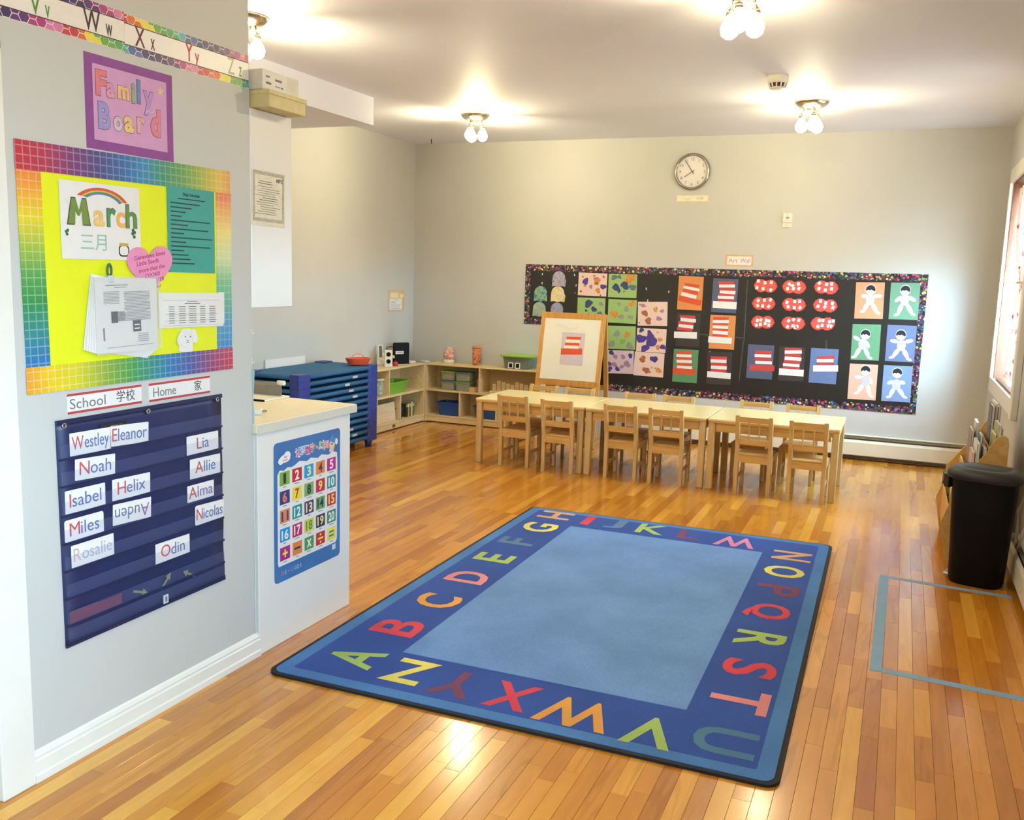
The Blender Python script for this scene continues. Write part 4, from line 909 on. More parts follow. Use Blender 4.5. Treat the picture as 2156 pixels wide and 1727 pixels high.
for k, (x_, z_, wd, ht, cols, lb) in enumerate(HEADS):
    o = back_item('paper_ghost', lb, 'cutout', x_, z_, 0, 'painted paper ghosts on the art board', off=0.0045)
    pts = [(-wd / 2, -ht / 2), (-wd * 0.25, -ht / 2 + 0.006), (0, -ht / 2 - 0.004), (wd * 0.25, -ht / 2 + 0.006), (wd / 2, -ht / 2), (wd * 0.48, 0.0)]
    if k in (0, 2): pts.insert(-1, (wd * 0.56, -ht * 0.08))
    pts += [(wd * 0.47 * math.cos(R(a)), 0.01 + (ht / 2 - 0.01) * math.sin(R(a))) for a in range(10, 171, 16)] + [(-wd * 0.48, 0.0)]
    sheet('paper', o, swirl('swirl_%d' % k, cols, 24), 0, 0, 0.0, 0.0014, pts)

# striped hat collages
HATC = {'o': ('orange', mat('orange_card', '#d98a4c', 0.65, 0.04)), 's': ('slate blue', mat('slate_card', '#525a74', 0.65, 0.05)), 'd': ('dark brown', mat('dark_card', '#3a302e', 0.65, 0.06)), 'g': ('green', mat('green_card', '#588a5e', 0.65, 0.04)), 'b': ('bright blue', mat('blue_card', '#6478a4', 0.65, 0.06))}
M_rs = mat('red_strip', '#c9403c', 0.6, 0.05); M_os = mat('orange_strip', '#d4502a', 0.6, 0.05)
HATS = [
 ('o', -1.854, 1.424, 0.234, 0.314, -0.5, [('R',0.010,0.073,0.137,0.026,-6.0),('W',0.007,0.042,0.151,0.030,-9.8),('R',0.002,0.014,0.146,0.035,-9.8),('W',-0.013,-0.022,0.147,0.035,-12.6),('R',0.001,-0.069,0.217,0.052,-10.6)], 'orange card with a tilted striped paper hat, top left of the hats'),
 ('s', -1.533, 1.412, 0.231, 0.312, -0.6, [('R',0.004,0.119,0.145,0.026,1.8),('W',0.015,0.090,0.145,0.028,1.9),('R',0.021,0.061,0.146,0.026,-1.0),('W',0.024,0.035,0.144,0.033,-3.0),('R',0.019,0.006,0.150,0.026,-2.9),('W',0.012,-0.015,0.148,0.028,0.1),('R',0.016,-0.043,0.150,0.022,1.2),('W',0.006,-0.086,0.219,0.065,-0.7)], 'slate blue card with a tall striped paper hat in the top row'),
 ('d', -1.856, 1.079, 0.227, 0.314, 0.7, [('R',-0.011,0.123,0.147,0.025,-0.4),('W',-0.002,0.092,0.147,0.033,-3.2),('R',-0.020,0.063,0.147,0.028,-3.2),('W',-0.022,0.032,0.142,0.035,-4.1),('R',-0.031,0.005,0.147,0.028,-4.0),('W',-0.022,-0.050,0.218,0.062,1.1)], 'dark card with a striped hat whose white brim sticks out on the left'),
 ('o', -1.535, 1.074, 0.235, 0.315, 0.1, [('R',-0.018,0.127,0.142,0.024,2.7),('W',-0.018,0.098,0.147,0.028,2.7),('R',-0.019,0.072,0.143,0.019,2.8),('W',-0.019,0.047,0.143,0.028,0.9),('R',-0.016,0.020,0.143,0.024,-1.1),('W',-0.017,-0.005,0.143,0.033,-1.0),('R',-0.017,-0.029,0.143,0.024,0.0),('W',-0.016,-0.075,0.217,0.057,-0.8)], 'orange card with a tall upright striped paper hat, middle row'),
 ('g', -1.862, 0.736, 0.236, 0.315, 0.0, [('R',-0.018,0.127,0.148,0.027,1.5),('W',-0.018,0.096,0.143,0.027,1.6),('R',-0.015,0.070,0.148,0.025,1.6),('W',-0.013,0.043,0.146,0.029,1.7),('R',-0.012,0.014,0.146,0.022,1.8),('W',-0.007,-0.013,0.145,0.025,-0.1),('R',-0.010,-0.051,0.215,0.063,-0.1)], 'green card with a striped paper hat and red brim'),
 ('d', -1.542, 0.735, 0.229, 0.307, 1.1, [('R',-0.006,0.096,0.152,0.028,1.6),('W',-0.008,0.067,0.148,0.031,1.7),('R',-0.005,0.037,0.148,0.026,1.7),('W',-0.003,0.008,0.148,0.033,-0.2),('R',-0.003,-0.021,0.144,0.025,0.9),('W',0.001,-0.064,0.220,0.057,-1.0)], 'dark card with a striped hat directly below the orange card'),
 ('s', -1.172, 0.820, 0.234, 0.314, 0.0, [('R',0.024,0.090,0.146,0.027,0.4),('W',0.022,0.057,0.149,0.028,1.5),('R',0.024,0.027,0.147,0.026,1.6),('W',0.032,-0.005,0.149,0.028,1.7),('R',0.021,-0.056,0.222,0.052,1.8)], 'slate blue card with a striped hat and red brim under the mouths'),
 ('d', -0.894, 0.817, 0.227, 0.310, 1.1, [('R',0.009,0.138,0.147,0.021,1.3),('W',0.011,0.111,0.149,0.030,3.5),('R',0.008,0.081,0.143,0.024,1.5),('W',0.012,0.050,0.147,0.032,-0.5),('R',0.006,0.021,0.146,0.024,-0.5),('W',0.0,-0.009,0.146,0.028,-0.4),('R',0.0,-0.037,0.148,0.021,-0.3),('W',0.004,-0.075,0.217,0.060,-0.2)], 'dark card with a tall striped hat under the mouths'),
 ('b', -0.615, 0.818, 0.236, 0.314, -0.2, [('R',0.014,0.079,0.147,0.028,6.8),('W',0.010,0.049,0.143,0.029,3.7),('R',0.018,0.022,0.150,0.018,3.8),('W',0.019,-0.020,0.214,0.057,3.9)], 'bright blue card with a short striped hat under the mouths')]
for c, x_, z_, wd, ht, a, strips, lb in HATS:
    o = back_item('hat_collage', lb, 'collage', x_, z_, a, 'striped hat collages on the art board', off=0.0045)
    sheet('card', o, HATC[c][1], wd, ht, 0.0, 0.0014)
    for k, (cc, sx_, sy_, sw, sh, sa) in enumerate(strips):
        sheet('brim' if k == len(strips) - 1 else 'stripe', o, M_paper if cc == 'W' else (M_os if c in 'og' else M_rs), 0, 0, 0.0014 + 0.0006 * (k % 3), 0.0008, rect(sw, sh, sx_, sy_, sa - a))

# paper mouths with teeth
M_lip = mat('red_mouth_paper', '#cf3f38', 0.6, 0.05); M_lip2 = mat('mouth_inner', '#d9544a', 0.6, 0.05)
MOUTH = [(-1.170, 1.514), (-0.919, 1.512), (-0.645, 1.518), (-1.176, 1.354), (-0.910, 1.355), (-0.641, 1.358), (-1.173, 1.185), (-0.904, 1.187), (-0.650, 1.196)]
TEETH = [[(-.068,.042,8),(-.008,.028,5),(.048,.034,-10),(-.076,-.02,-8),(-.02,-.026,0),(.048,-.034,-20)],
 [(-.045,.024,35),(-.015,.012,-40),(.034,.030,5),(-.055,-.018,10),(-.005,-.014,-20),(.042,-.010,-20)],
 [(-.062,.034,-40),(.0,.028,-8),(.042,.034,5),(-.06,-.016,-15),(-.005,-.024,-4),(.046,-.008,0)],
 [(-.05,.026,-25),(.005,.032,0),(.058,.036,-30),(-.052,-.02,30),(-.008,-.022,0),(.046,-.024,-30)],
 [(-.062,.016,-25),(.004,.030,5),(.046,.034,5),(-.048,-.022,15),(.006,-.026,8),(.056,-.022,-35)],
 [(-.044,.036,8),(.002,.022,-8),(.058,.026,-5),(-.06,-.012,-15),(-.002,-.012,-30),(.066,-.012,-10)],
 [(-.05,.014,-4),(-.018,.020,-8),(.03,.018,5),(.056,.012,0),(-.056,-.028,20),(-.02,-.02,5),(.022,-.012,5),(.056,-.026,-8)],
 [(-.042,.020,-35),(.0,.034,-35),(.046,.032,-25),(-.046,-.034,-25),(.0,-.022,-5),(.036,-.026,20),(.02,-.036,0)],
 [(-.032,.028,0),(.0,.030,-10),(.056,.020,10),(.088,.026,0),(-.04,-.026,20),(-.004,-.014,0),(.048,-.018,10),(.07,-.020,-30)]]
ORD = ('top left', 'top middle', 'top right', 'middle left', 'centre', 'middle right', 'bottom left', 'bottom middle', 'bottom right')
for k, (x_, z_) in enumerate(MOUTH):
    o = back_item('paper_mouth', 'red paper mouth with white teeth, %s of the nine' % ORD[k], 'cutout', x_, z_, (-1, -2, -3, 0, -2, -3, 1, -1, 1)[k], 'paper mouths on the art board', off=0.0045)
    pts = [(-0.106, 0.0), (-0.09, 0.036), (-0.06, 0.058), (-0.028, 0.058), (0, 0.044), (0.028, 0.058), (0.06, 0.058), (0.09, 0.034), (0.106, -0.002), (0.085, -0.040), (0.055, -0.058), (0.026, -0.058), (0.0, -0.046), (-0.03, -0.060), (-0.06, -0.056), (-0.088, -0.036)]
    sheet('lips', o, M_lip, 0, 0, 0.0, 0.0014, pts)
    sheet('mouth_paper', o, M_lip2, 0, 0, 0.0014, 0.0006, [(px_ * 0.91, py_ * 0.90) for px_, py_ in pts])
    for (tx, ty, ta) in TEETH[k]:
        sheet('tooth', o, M_paper, 0, 0, 0.0020, 0.0010, rect(0.025, 0.029, tx, ty, ta))

# jointed paper dolls on coloured paper
DOLL = [('#e59a72', -0.277, 1.416, 1.5, [(-0.274, 1.508), (-0.272, 1.430), (-0.347, 1.453), (-0.181, 1.460), (-0.316, 1.329), (-0.210, 1.321)], 'orange paper with a white doll, arms out level, top row'),
 ('#6d9a7c', 0.005, 1.422, 0.9, [(0.005, 1.513), (0.007, 1.437), (-0.066, 1.417), (0.091, 1.427), (-0.037, 1.312), (0.073, 1.321)], 'green paper with a white doll, arms hanging, top row'),
 ('#669a72', -0.278, 1.051, 1.1, [(-0.285, 1.118), (-0.301, 1.039), (-0.380, 1.096), (-0.249, 1.003), (-0.354, 0.926), (-0.243, 0.924)], 'green paper with a leaning white doll waving one arm'),
 ('#6b779c', 0.007, 1.056, 0.5, [(0.002, 1.129), (0.013, 1.044), (-0.077, 1.078), (0.100, 1.088), (-0.046, 0.941), (0.074, 0.931)], 'slate blue paper with a white doll stretching both arms'),
 ('#f0b49a', -0.275, 0.699, 0.7, [(-0.259, 0.801), (-0.252, 0.717), (-0.339, 0.738), (-0.199, 0.690), (-0.308, 0.607), (-0.207, 0.588)], 'peach paper with a white doll, bottom row'),
 ('#7e96be', 0.006, 0.704, 0.7, [(0.001, 0.797), (0.002, 0.701), (-0.070, 0.700), (0.069, 0.710), (-0.041, 0.593), (0.067, 0.601)], 'sky blue paper with a white doll, bottom row')]
M_doll = mat('doll_paper', '#dad4d1', 0.6, 0.03); M_hair = mat('doll_hair', '#1f1c22', 0.6)
for k, (c, x_, z_, a, J, lb) in enumerate(DOLL):
    o = back_item('paper_doll', lb, 'collage', x_, z_, 0, 'paper dolls on the art board', off=0.0045)
    sheet('paper', o, mat('doll_bg_%d' % k, c, 0.65, 0.04), 0, 0, 0.0, 0.0014, rect(0.234, 0.316, 0, 0, a))
    (hx, hz), (bx_, bz), A1, A2, L1, L2 = [(p[0] - x_, p[1] - z_) for p in J]
    sheet('body', o, mat('doll_body', '#c8c2bf', 0.6, 0.03), 0, 0, 0.0020, 0.0008, ell(0.036, 0.048, bx_, bz - 0.005, 20))  # body greyer than the limbs: shading put into the paper colour
    for (ex_, ez), (sx_, sz) in ((A1, (-0.024, 0.026)), (A2, (0.024, 0.026))):
        dx_, dz = ex_ - (bx_ + sx_), ez - (bz + sz); ln = math.hypot(dx_, dz); an = math.degrees(math.atan2(dz, dx_))
        sheet('arm', o, M_doll, 0, 0, 0.0014, 0.0006, ell(ln * 0.56, 0.017, bx_ + sx_ + dx_ * 0.52, bz + sz + dz * 0.52, 16, an))
    for s_, (ex_, ez) in ((-1, L1), (1, L2)):
        hx0, hz0 = bx_ + s_ * 0.016, bz - 0.034; dx_, dz = ex_ - hx0, ez - hz0; ln = math.hypot(dx_, dz); an = math.degrees(math.atan2(dz, dx_))
        sheet('leg', o, M_doll, 0, 0, 0.0014, 0.0006, ell(ln * 0.55, 0.019, hx0 + dx_ * 0.5, hz0 + dz * 0.5, 18, an))
        sheet('foot', o, M_doll, 0, 0, 0.0015, 0.0006, ell(0.026, 0.013, ex_ + s_ * 0.009, ez - 0.008, 14, -s_ * 20))
    sheet('head_back', o, M_doll, 0, 0, 0.0026, 0.0006, ell(0.043, 0.047, hx, hz + 0.003, 22))
    sheet('face', o, mat('doll_face', '#e2dcd9', 0.6, 0.02), 0, 0, 0.0032, 0.0006, ell(0.036, 0.036, hx, hz - 0.006, 20))
    hair = [(hx + 0.039 * math.cos(R(q)), hz + 0.003 + 0.039 * math.sin(R(q))) for q in range(-12, 193, 15)] + [(hx - 0.031, hz - 0.010), (hx - 0.022, hz + 0.002), (hx - 0.006, hz - 0.003), (hx + 0.004, hz + 0.004), (hx + 0.020, hz - 0.003), (hx + 0.031, hz - 0.012)]
    sheet('hair', o, M_hair, 0, 0, 0.0038, 0.0008, hair)
    prints('face_print', o, [(ell(0.003, 0.004, hx - 0.012, hz - 0.016, 8), M_grey_ink), (ell(0.003, 0.004, hx + 0.012, hz - 0.016, 8), M_grey_ink)] + [(q, M_grey_ink) for q in stroke([(hx - 0.009, hz - 0.024), (hx, hz - 0.027), (hx + 0.009, hz - 0.024)], 0.0018)], 0.0040)

# ---------------------------------------------------------------- clock, labels, small wall things
t = back_item('wall_clock', 'round steel wall clock with black numerals', 'clock', -1.899, 2.537)
b = bmesh.new(); lathe(b, [(0.150, 0.0), (0.163, 0.004), (0.168, 0.020), (0.162, 0.036), (0.152, 0.042), (0.144, 0.038), (0.142, 0.026), (0.142, 0.004)], 48, closed=True); obj('bezel', b, mat('clock_steel', '#a8a49a', 0.18, 0.03, metal=1.0), t)
obj('dial', lathe(bmesh.new(), [(0.146, 0.004), (0.146, 0.016), (0.0, 0.016)], 40, smooth=False), mat('clock_dial', '#e9e2de', 0.4, 0.01), t)
M_num = mat('clock_numeral', '#6a6254', 0.5)
for k in range(1, 13):
    a = R(90 - 30 * k); text(str(k), 0.036, M_num, t, 0.113 * math.cos(a), 0.113 * math.sin(a), 0.0165, 0.012, fith=0.026)
prints('minute_track', t, [(rect(0.0012, 0.006, 0.139 * math.cos(R(6 * k)), 0.139 * math.sin(R(6 * k)), 6 * k - 90), M_num) for k in range(60)], 0.0162)
def hand(nm, ang, ln, tail, wd, z_):
    a = R(90 - ang); d = (math.cos(a), math.sin(a))
    obj(nm, prism(bmesh.new(), stroke([(-d[0] * tail, -d[1] * tail), (d[0] * ln, d[1] * ln)], wd)[0], z_, z_ + 0.001), mat('clock_hand', '#4a4026', 0.5), t)
hand('hour_hand', 236, 0.082, 0.020, 0.007, 0.020); hand('minute_hand', 326, 0.120, 0.026, 0.006, 0.022)
obj('hand_cap', lathe(bmesh.new(), [(0.006, 0.018), (0.005, 0.025), (0, 0.026)], 12), M_num, t)
obj('lens', lathe(bmesh.new(), [(0.143, 0.030), (0.143, 0.031), (0.0, 0.034)], 40), clear('clock_lens', '#ffffff', 0.07, 0.02), t)
t = back_item('paper_label', 'cream paper label with faded lettering under the clock', 'label', -1.887, 2.296)
sheet('card', t, mat('cream_label', '#e6d8b0', 0.6), 0.292, 0.058, 0.0)
sheet('face', t, mat('cream_label_face', '#efe6cc', 0.6), 0.284, 0.046, 0.0013)
text('Clock', 0.034, mat('faded_tan', '#d2c6a4', 0.7), t, -0.055, 0, 0.0027, 0.0); text('时钟', 0.034, mat('faded_grey', '#b0aa98', 0.7), t, 0.072, 0, 0.0027, 0.0)
t = back_item('wall_alarm', 'small white wall alarm with a grey vent', 'alarm', -1.020, 2.102)
obj('back_plate', prism(bmesh.new(), rrect(0.078, 0.125, 0.006), 0, 0.012), M_whitepl, t)
obj('cover', prism(bmesh.new(), rrect(0.072, 0.078, 0.006, 0.002, 0.020), 0.012, 0.032), M_white, t)
obj('vent', prism(bmesh.new(), rect(0.028, 0.016, 0.003, 0.020), 0.032, 0.034), mat('vent_grey', '#8c867a', 0.6), t)
prints('marks', t, [(ell(0.004, 0.004, 0.0, 0.045, 8), M_grey_ink), (rect(0.045, 0.004, 0.002, -0.004), mat('pale_mark', '#c9c2b2', 0.6)), (rect(0.045, 0.004, 0.0, -0.045), mat('pale_mark', '#c9c2b2', 0.6))], 0.0321)
t = back_item('art_wall_sign', 'small orange framed sign reading Art Wall', 'sign', -1.422, 1.736)
sheet('frame_card', t, mat('peach_card', '#dfa982', 0.6), 0.252, 0.104, 0.0)
sheet('face', t, M_paper, 0.220, 0.078, 0.0013)
text('Art', 0.055, mat('faint_brown', '#a8968a', 0.7), t, -0.055, 0.0, 0.0027, 0.0, fit=0.082); text('Wall', 0.055, mat('faint_blue', '#8f93a8', 0.7), t, 0.055, 0.0, 0.0027, 0.0, fit=0.088)
# clipboard of notes on the far left wall
t = thing('notice_board', 'small tan notice with white notes on the far left wall', 'notice', (XL, 8.338, 1.245)); t.rotation_euler = (Matrix.Rotation(R(90), 3, 'Z') @ Matrix.Rotation(R(90), 3, 'X')).to_euler()
sheet('backing', t, mat('tan_card', '#d8b888', 0.65), 0.32, 0.218, 0.0, 0.004)
sheet('note', t, mat('note_cream', '#eadcb4', 0.65), 0, 0, 0.004, 0.001, rect(0.17, 0.052, -0.045, 0.056)); sheet('note', t, mat('note_cream', '#eadcb4', 0.65), 0, 0, 0.004, 0.001, rect(0.08, 0.040, 0.10, 0.048))
sheet('note', t, M_paper, 0, 0, 0.004, 0.001, rect(0.25, 0.112, -0.015, -0.036))
prints('print', t, [(rect(0.10, 0.003, -0.01, 0.008), M_grey_ink)] + [(rect(0.10 + 0.09 * (k > 2), 0.0025, -0.07 + 0.045 * (k > 2), -0.008 - 0.012 * k), M_grey_ink) for k in range(7)], 0.0052)
# ---------------------------------------------------------------- tables
def make_table(x0, x1, label):
    t = thing('table', label, 'table', ((x0 + x1) / 2, 7.148, 0), (0, 0, 0), 'low tables pushed end to end'); w2 = (x1 - x0) / 2; d2 = 0.343
    bx('top', M_tabletop, t, -w2, w2, -d2, d2, 0.520, 0.536, 0.003)
    bx('edge_band', M_pine_h, t, -w2 + 0.003, w2 - 0.003, -d2 + 0.003, d2 - 0.003, 0.505, 0.521, 0.002)
    for s in (-1, 1):
        bx('apron', M_pine_h, t, -w2 + 0.06, w2 - 0.06, s * (d2 - 0.030) - 0.009, s * (d2 - 0.030) + 0.009, 0.438, 0.505)
        bx('apron', M_pine_h, t, s * (w2 - 0.028) - 0.009, s * (w2 - 0.028) + 0.009, -d2 + 0.06, d2 - 0.06, 0.438, 0.505)
        for q in (-1, 1): bx('leg', M_pine, t, s * (w2 - 0.028) - 0.024, s * (w2 - 0.028) + 0.024, q * (d2 - 0.030) - 0.024, q * (d2 - 0.030) + 0.024, 0, 0.505, 0.004)
    return t
make_table(-3.170, -2.236, 'low wooden table at the left end of the row')
make_table(-2.224, -1.276, 'low wooden table in the middle of the row')
make_table(-1.264, -0.332, 'low wooden table at the right end of the row')
# ---------------------------------------------------------------- children's chairs
def make_chair():
    t = thing('child_chair', 'chair', 'chair', (0, 0, 0), (0, 0, 0), "children's wooden chairs at the tables")
    zs = 0.300; LN = 0.065            # seat height, backward lean of the back at the top
    def yb(z): return 0.0 if z < zs else -LN * (z - zs) / (0.59 - zs)
    for s in (-1, 1):
        b = bmesh.new(); pts = [(-0.017, 0), (0.017, 0), (0.017, zs), (yb(0.59) + 0.015, 0.59), (yb(0.59) - 0.013, 0.59), (-0.017, zs)]
        prism(b, pts, -0.014, 0.014)
        o = obj('back_leg', b, M_pine, t, (s * 0.118, 0, 0)); o.data.transform(Matrix(((0, 0, 1, 0), (1, 0, 0, 0), (0, 1, 0, 0), (0, 0, 0, 1))))
        bx('front_leg', M_pine, t, s * 0.118 - 0.014, s * 0.118 + 0.014, 0.236, 0.266, 0, 0.292, 0.003)
        bx('side_rail', M_pine, t, s * 0.118 - 0.009, s * 0.118 + 0.009, 0.017, 0.236, 0.243, 0.290)
        bx('stretcher', M_pine, t, s * 0.118 - 0.007, s * 0.118 + 0.007, 0.017, 0.236, 0.105, 0.128)
    bx('seat', M_pine_h, t, -0.116, 0.116, -0.012, 0.272, 0.291, 0.303, 0.003)
    bx('seat_rail', M_pine_h, t, -0.106, 0.106, -0.014, 0.004, 0.238, 0.291)
    bx('seat_rail', M_pine_h, t, -0.106, 0.106, 0.243, 0.259, 0.243, 0.291)
    for nm, z0, z1 in (('top_rail', 0.542, 0.580), ('lower_rail', 0.372, 0.416)):
        b = bmesh.new(); beam(b, (-0.106, (yb(z0) + yb(z1)) / 2, (z0 + z1) / 2), (0.106, (yb(z0) + yb(z1)) / 2, (z0 + z1) / 2), 0.016, z1 - z0, (0, 0.0, 1)); obj(nm, b, M_pine_h, t)
    for x_ in (-0.037, 0.037):
        obj('slat', beam(bmesh.new(), (x_, yb(0.41), 0.41), (x_, yb(0.545), 0.545), 0.010, 0.010, (0, 1, 0)), M_pine, t)
    return t
NEARN = ['first', 'second', 'third', 'fourth', 'fifth', 'sixth']
NEAR = [(-2.820, 6.818, 0.0), (-2.425, 6.763, 0.01), (-1.917, 6.794, -0.02), (-1.562, 6.782, 0.0), (-0.914, 6.777, -0.03), (-0.536, 6.750, -0.01)]
FARC = [(-2.862, 7.515, 0), (-2.525, 7.505, 0), (-1.985, 7.500, 0.01), (-1.655, 7.50, -0.01), (-1.030, 7.56, 0.0), (-0.665, 7.565, 0.0)]
chair = make_chair(); first = True
for k, (x_, y_, a) in enumerate(NEAR):
    o = chair if first else copy_tree(chair); first = False
    o.location = (x_, y_, 0); o.rotation_euler = (0, 0, a); o['label'] = "child's wooden chair on the near side of the tables, %s from the left" % NEARN[k]
for k, (x_, y_, a) in enumerate(FARC):
    o = copy_tree(chair); o.location = (x_, y_, 0); o.rotation_euler = (0, 0, PI + a); o['label'] = "child's wooden chair on the wall side of the tables, %s from the left" % NEARN[k]

# ---------------------------------------------------------------- easel
t = thing('easel', 'wooden easel with a whiteboard standing behind the tables', 'easel', (-2.80, 8.13, 0))
H_, W2, FY, RY = 1.212, 0.292, -0.235, 0.235
for s in (-1, 1):
    obj('front_leg', beam(bmesh.new(), (s * W2, FY, 0), (s * W2, -0.012, H_), 0.040, 0.026, (0, 1, 0)), M_easel, t)
    obj('rear_leg', beam(bmesh.new(), (s * W2, RY, 0), (s * W2, 0.018, H_ - 0.01), 0.040, 0.026, (0, 1, 0)), M_easel, t)
def fy(z): return FY + (-0.012 - FY) * z / H_
def ry(z): return RY + (0.018 - RY) * z / H_
for z_ in (1.184, 0.572): obj('front_rail', beam(bmesh.new(), (-W2, fy(z_) - 0.004, z_), (W2, fy(z_) - 0.004, z_), 0.024, 0.055, (0, 0, 1)), M_easel, t)
for z_ in (1.165, 0.52): obj('rear_rail', beam(bmesh.new(), (-W2, ry(z_), z_), (W2, ry(z_), z_), 0.020, 0.045, (0, 0, 1)), M_easel, t)
b = bmesh.new(); prism(b, rect(2 * W2 - 0.040, 0.570), -0.004, 0.004)
sl = math.atan2(-0.012 - FY, H_)
o = obj('whiteboard', b, mat('whiteboard_face', '#ece6d6', 0.25, 0.02, 5), t, (0, fy(0.878) - 0.006, 0.878), (PI / 2 - sl, 0, 0))
M_smudge = mat('marker_smudge', '#c4bfae', 0.6)
its = []
for k in range(10):
    a0 = 0.6 * k; its += [(q, M_smudge) for q in stroke([(-0.17 + 0.022 * k, 0.20 + 0.02 * math.sin(a0)), (-0.155 + 0.022 * k, 0.215 + 0.02 * math.sin(a0 + 1)), (-0.14 + 0.022 * k, 0.19 + 0.02 * math.sin(a0 + 2))], 0.002)]
pr = prints('marker_scribble', o, its, 0.0041)
b = bmesh.new(); prism(b, rect(2 * W2 - 0.040, 0.64), -0.004, 0.004)
obj('chalkboard', b, mat('chalkboard_face', '#2d2c2a', 0.6, 0.1, 10), t, (0, ry(0.84) + 0.004, 0.84), (PI / 2 + sl * 0.97, 0, 0))
bx('paint_tray', M_easel, t, -W2 + 0.02, W2 - 0.02, fy(0.46) + 0.02, ry(0.46) - 0.02, 0.36, 0.376)
pp = thing('hat_collage', 'lilac paper with a striped hat clipped to the easel whiteboard', 'collage', (-2.80 + 0.022, 8.13 + fy(0.886) - 0.0112, 0.886), (PI / 2 - sl, 0, 0))
sheet('card', pp, mat('lilac_card', '#d2c2ca', 0.65, 0.03), 0.222, 0.298, 0.0)
for k, (c, x_, y_, wd, ht, a) in enumerate((('R', 0.003, 0.098, 0.140, 0.026, 2), ('W', -0.003, 0.070, 0.140, 0.030, 0), ('R', -0.006, 0.042, 0.140, 0.026, 2), ('W', -0.012, 0.014, 0.140, 0.028, 0), ('R', -0.006, -0.026, 0.206, 0.058, 3))):
    sheet('brim' if k == 4 else 'stripe', pp, mat('white_strip', '#efe9da', 0.6) if c == 'W' else M_os, 0, 0, 0.0013, 0.0008, rect(wd, ht, x_, y_, a))

# ---------------------------------------------------------------- storage shelves in the corner
def shelf_unit(name, label, loc, rotz, ln, uppers, lowers, dp=0.295):
    """open shelf along local +x with its front at local y = 0, back at y = dp"""
    t = thing(name, label, 'shelf', loc, (0, 0, rotz)); H = 0.612; th = 0.016
    bx('top', M_birch, t, 0, ln, -0.002, dp, H - th, H, 0.002)
    bx('middle_shelf', M_birch, t, th, ln - th, 0.0, dp - 0.006, 0.327, 0.327 + th + 0.004)
    bx('bottom_shelf', M_birch, t, th, ln - th, 0.0, dp - 0.006, 0.062, 0.062 + th)
    bx('side', M_birch, t, 0, th, 0, dp, 0.004, H - th, 0.001); bx('side', M_birch, t, ln - th, ln, 0, dp, 0.004, H - th, 0.001)
    bx('back_panel', M_birch_d, t, th, ln - th, dp - 0.006, dp, 0.004, H - th)
    bx('plinth', M_birch, t, th, ln - th, 0.004, 0.018, 0.010, 0.060)
    for u in uppers: bx('divider', M_birch, t, u - 0.007, u + 0.007, 0.001, dp - 0.006, 0.347, H - th)
    for u in lowers: bx('divider', M_birch, t, u - 0.007, u + 0.007, 0.001, dp - 0.006, 0.078, 0.327)
    return t
shelf_unit('storage_shelf', 'low birch shelf along the back wall', (-4.515, 8.43, 0), 0, 1.255, [0.620], [0.402, 0.815], 0.262)
# left unit: local +x runs toward the camera
t = shelf_unit('storage_shelf', 'low birch shelf along the far left wall', (-4.517, 7.11, 0), PI / 2, 1.32, [0.604], [0.381, 0.828])
obj('maker_mark', prism(bmesh.new(), rect(0.055, 0.028), 0, 0.0006), mat('burnt_mark', '#6b4c2a', 0.7), t, (0.70, 0.0036, 0.036), (R(90), 0, 0))

def tub(name, label, loc, rz, wd, dp, ht, m, lip=0.012, group=None, taper=0.86):
    """open plastic tub with a rolled rim"""
    t = thing(name, label, 'bin', loc, (0, 0, rz), group)
    b = bmesh.new(); a, c = wd / 2, dp / 2
    lathe(b, [(0.0, 0.0), (taper, 0.0), (taper + 0.01, 0.004), (1.0, ht), (0.97, ht), (taper - 0.02, 0.006), (0.0, 0.006)], 40, (0, 0, 0), a, c, 7.0, False); obj('tub', b, m, t)
    b = bmesh.new(); lathe(b, [(1.0, ht - 0.010), (1.0 + lip / a, ht - 0.010), (1.0 + lip / a, ht), (0.97, ht + 0.001), (0.97, ht - 0.002)], 40, (0, 0, 0), a, c, 7.0, False, True); obj('rim', b, m, t)
    return t
M_green = mat('green_bin', '#7fb23c', 0.4, 0.05); M_bluebin = mat('blue_bin', '#1d4a94', 0.4, 0.05)
tub('storage_bin', 'lime green plastic bin on the upper shelf', (-4.640, 7.945, 0.347), PI / 2, 0.40, 0.22, 0.115, M_green)
tub('storage_bin', 'blue plastic bin on the lower shelf near the corner', (-4.255, 8.555, 0.078), 0, 0.27, 0.21, 0.135, M_bluebin)
tub('storage_bin', 'blue plastic bin on the lower shelf behind the table leg', (-3.835, 8.555, 0.078), 0, 0.27, 0.21, 0.125, M_bluebin)
t = thing('paper_stack', 'cream papers sticking out of the blue bin behind the table leg', 'papers', (-3.835, 8.555, 0.16))
o = bx('page', mat('cream_page', '#e6d28a', 0.6), t, -0.10, 0.10, -0.05, 0.05, 0.04, 0.050); o.rotation_euler = (0.2, 0.15, 0.1)
o = bx('page', mat('cream_page', '#e6d28a', 0.6), t, -0.09, 0.09, -0.04, 0.04, 0.055, 0.062); o.rotation_euler = (-0.1, -0.2, 0.3)
t = thing('bucket', 'small blue bucket on the lower left shelf', 'bucket', (-4.585, 7.985, 0.078))
obj('pail', lathe(bmesh.new(), [(0, 0), (0.044, 0), (0.055, 0.105), (0.060, 0.105), (0.060, 0.112), (0.052, 0.112), (0.042, 0.006), (0, 0.006)], 20), M_bluebin, t)
obj('handle', tube(bmesh.new(), [(0.0, 0.056 * math.cos(a), 0.108 - 0.05 * math.sin(a)) for a in [PI * k / 8 for k in range(9)]], 0.003, 6), M_bluebin, t)
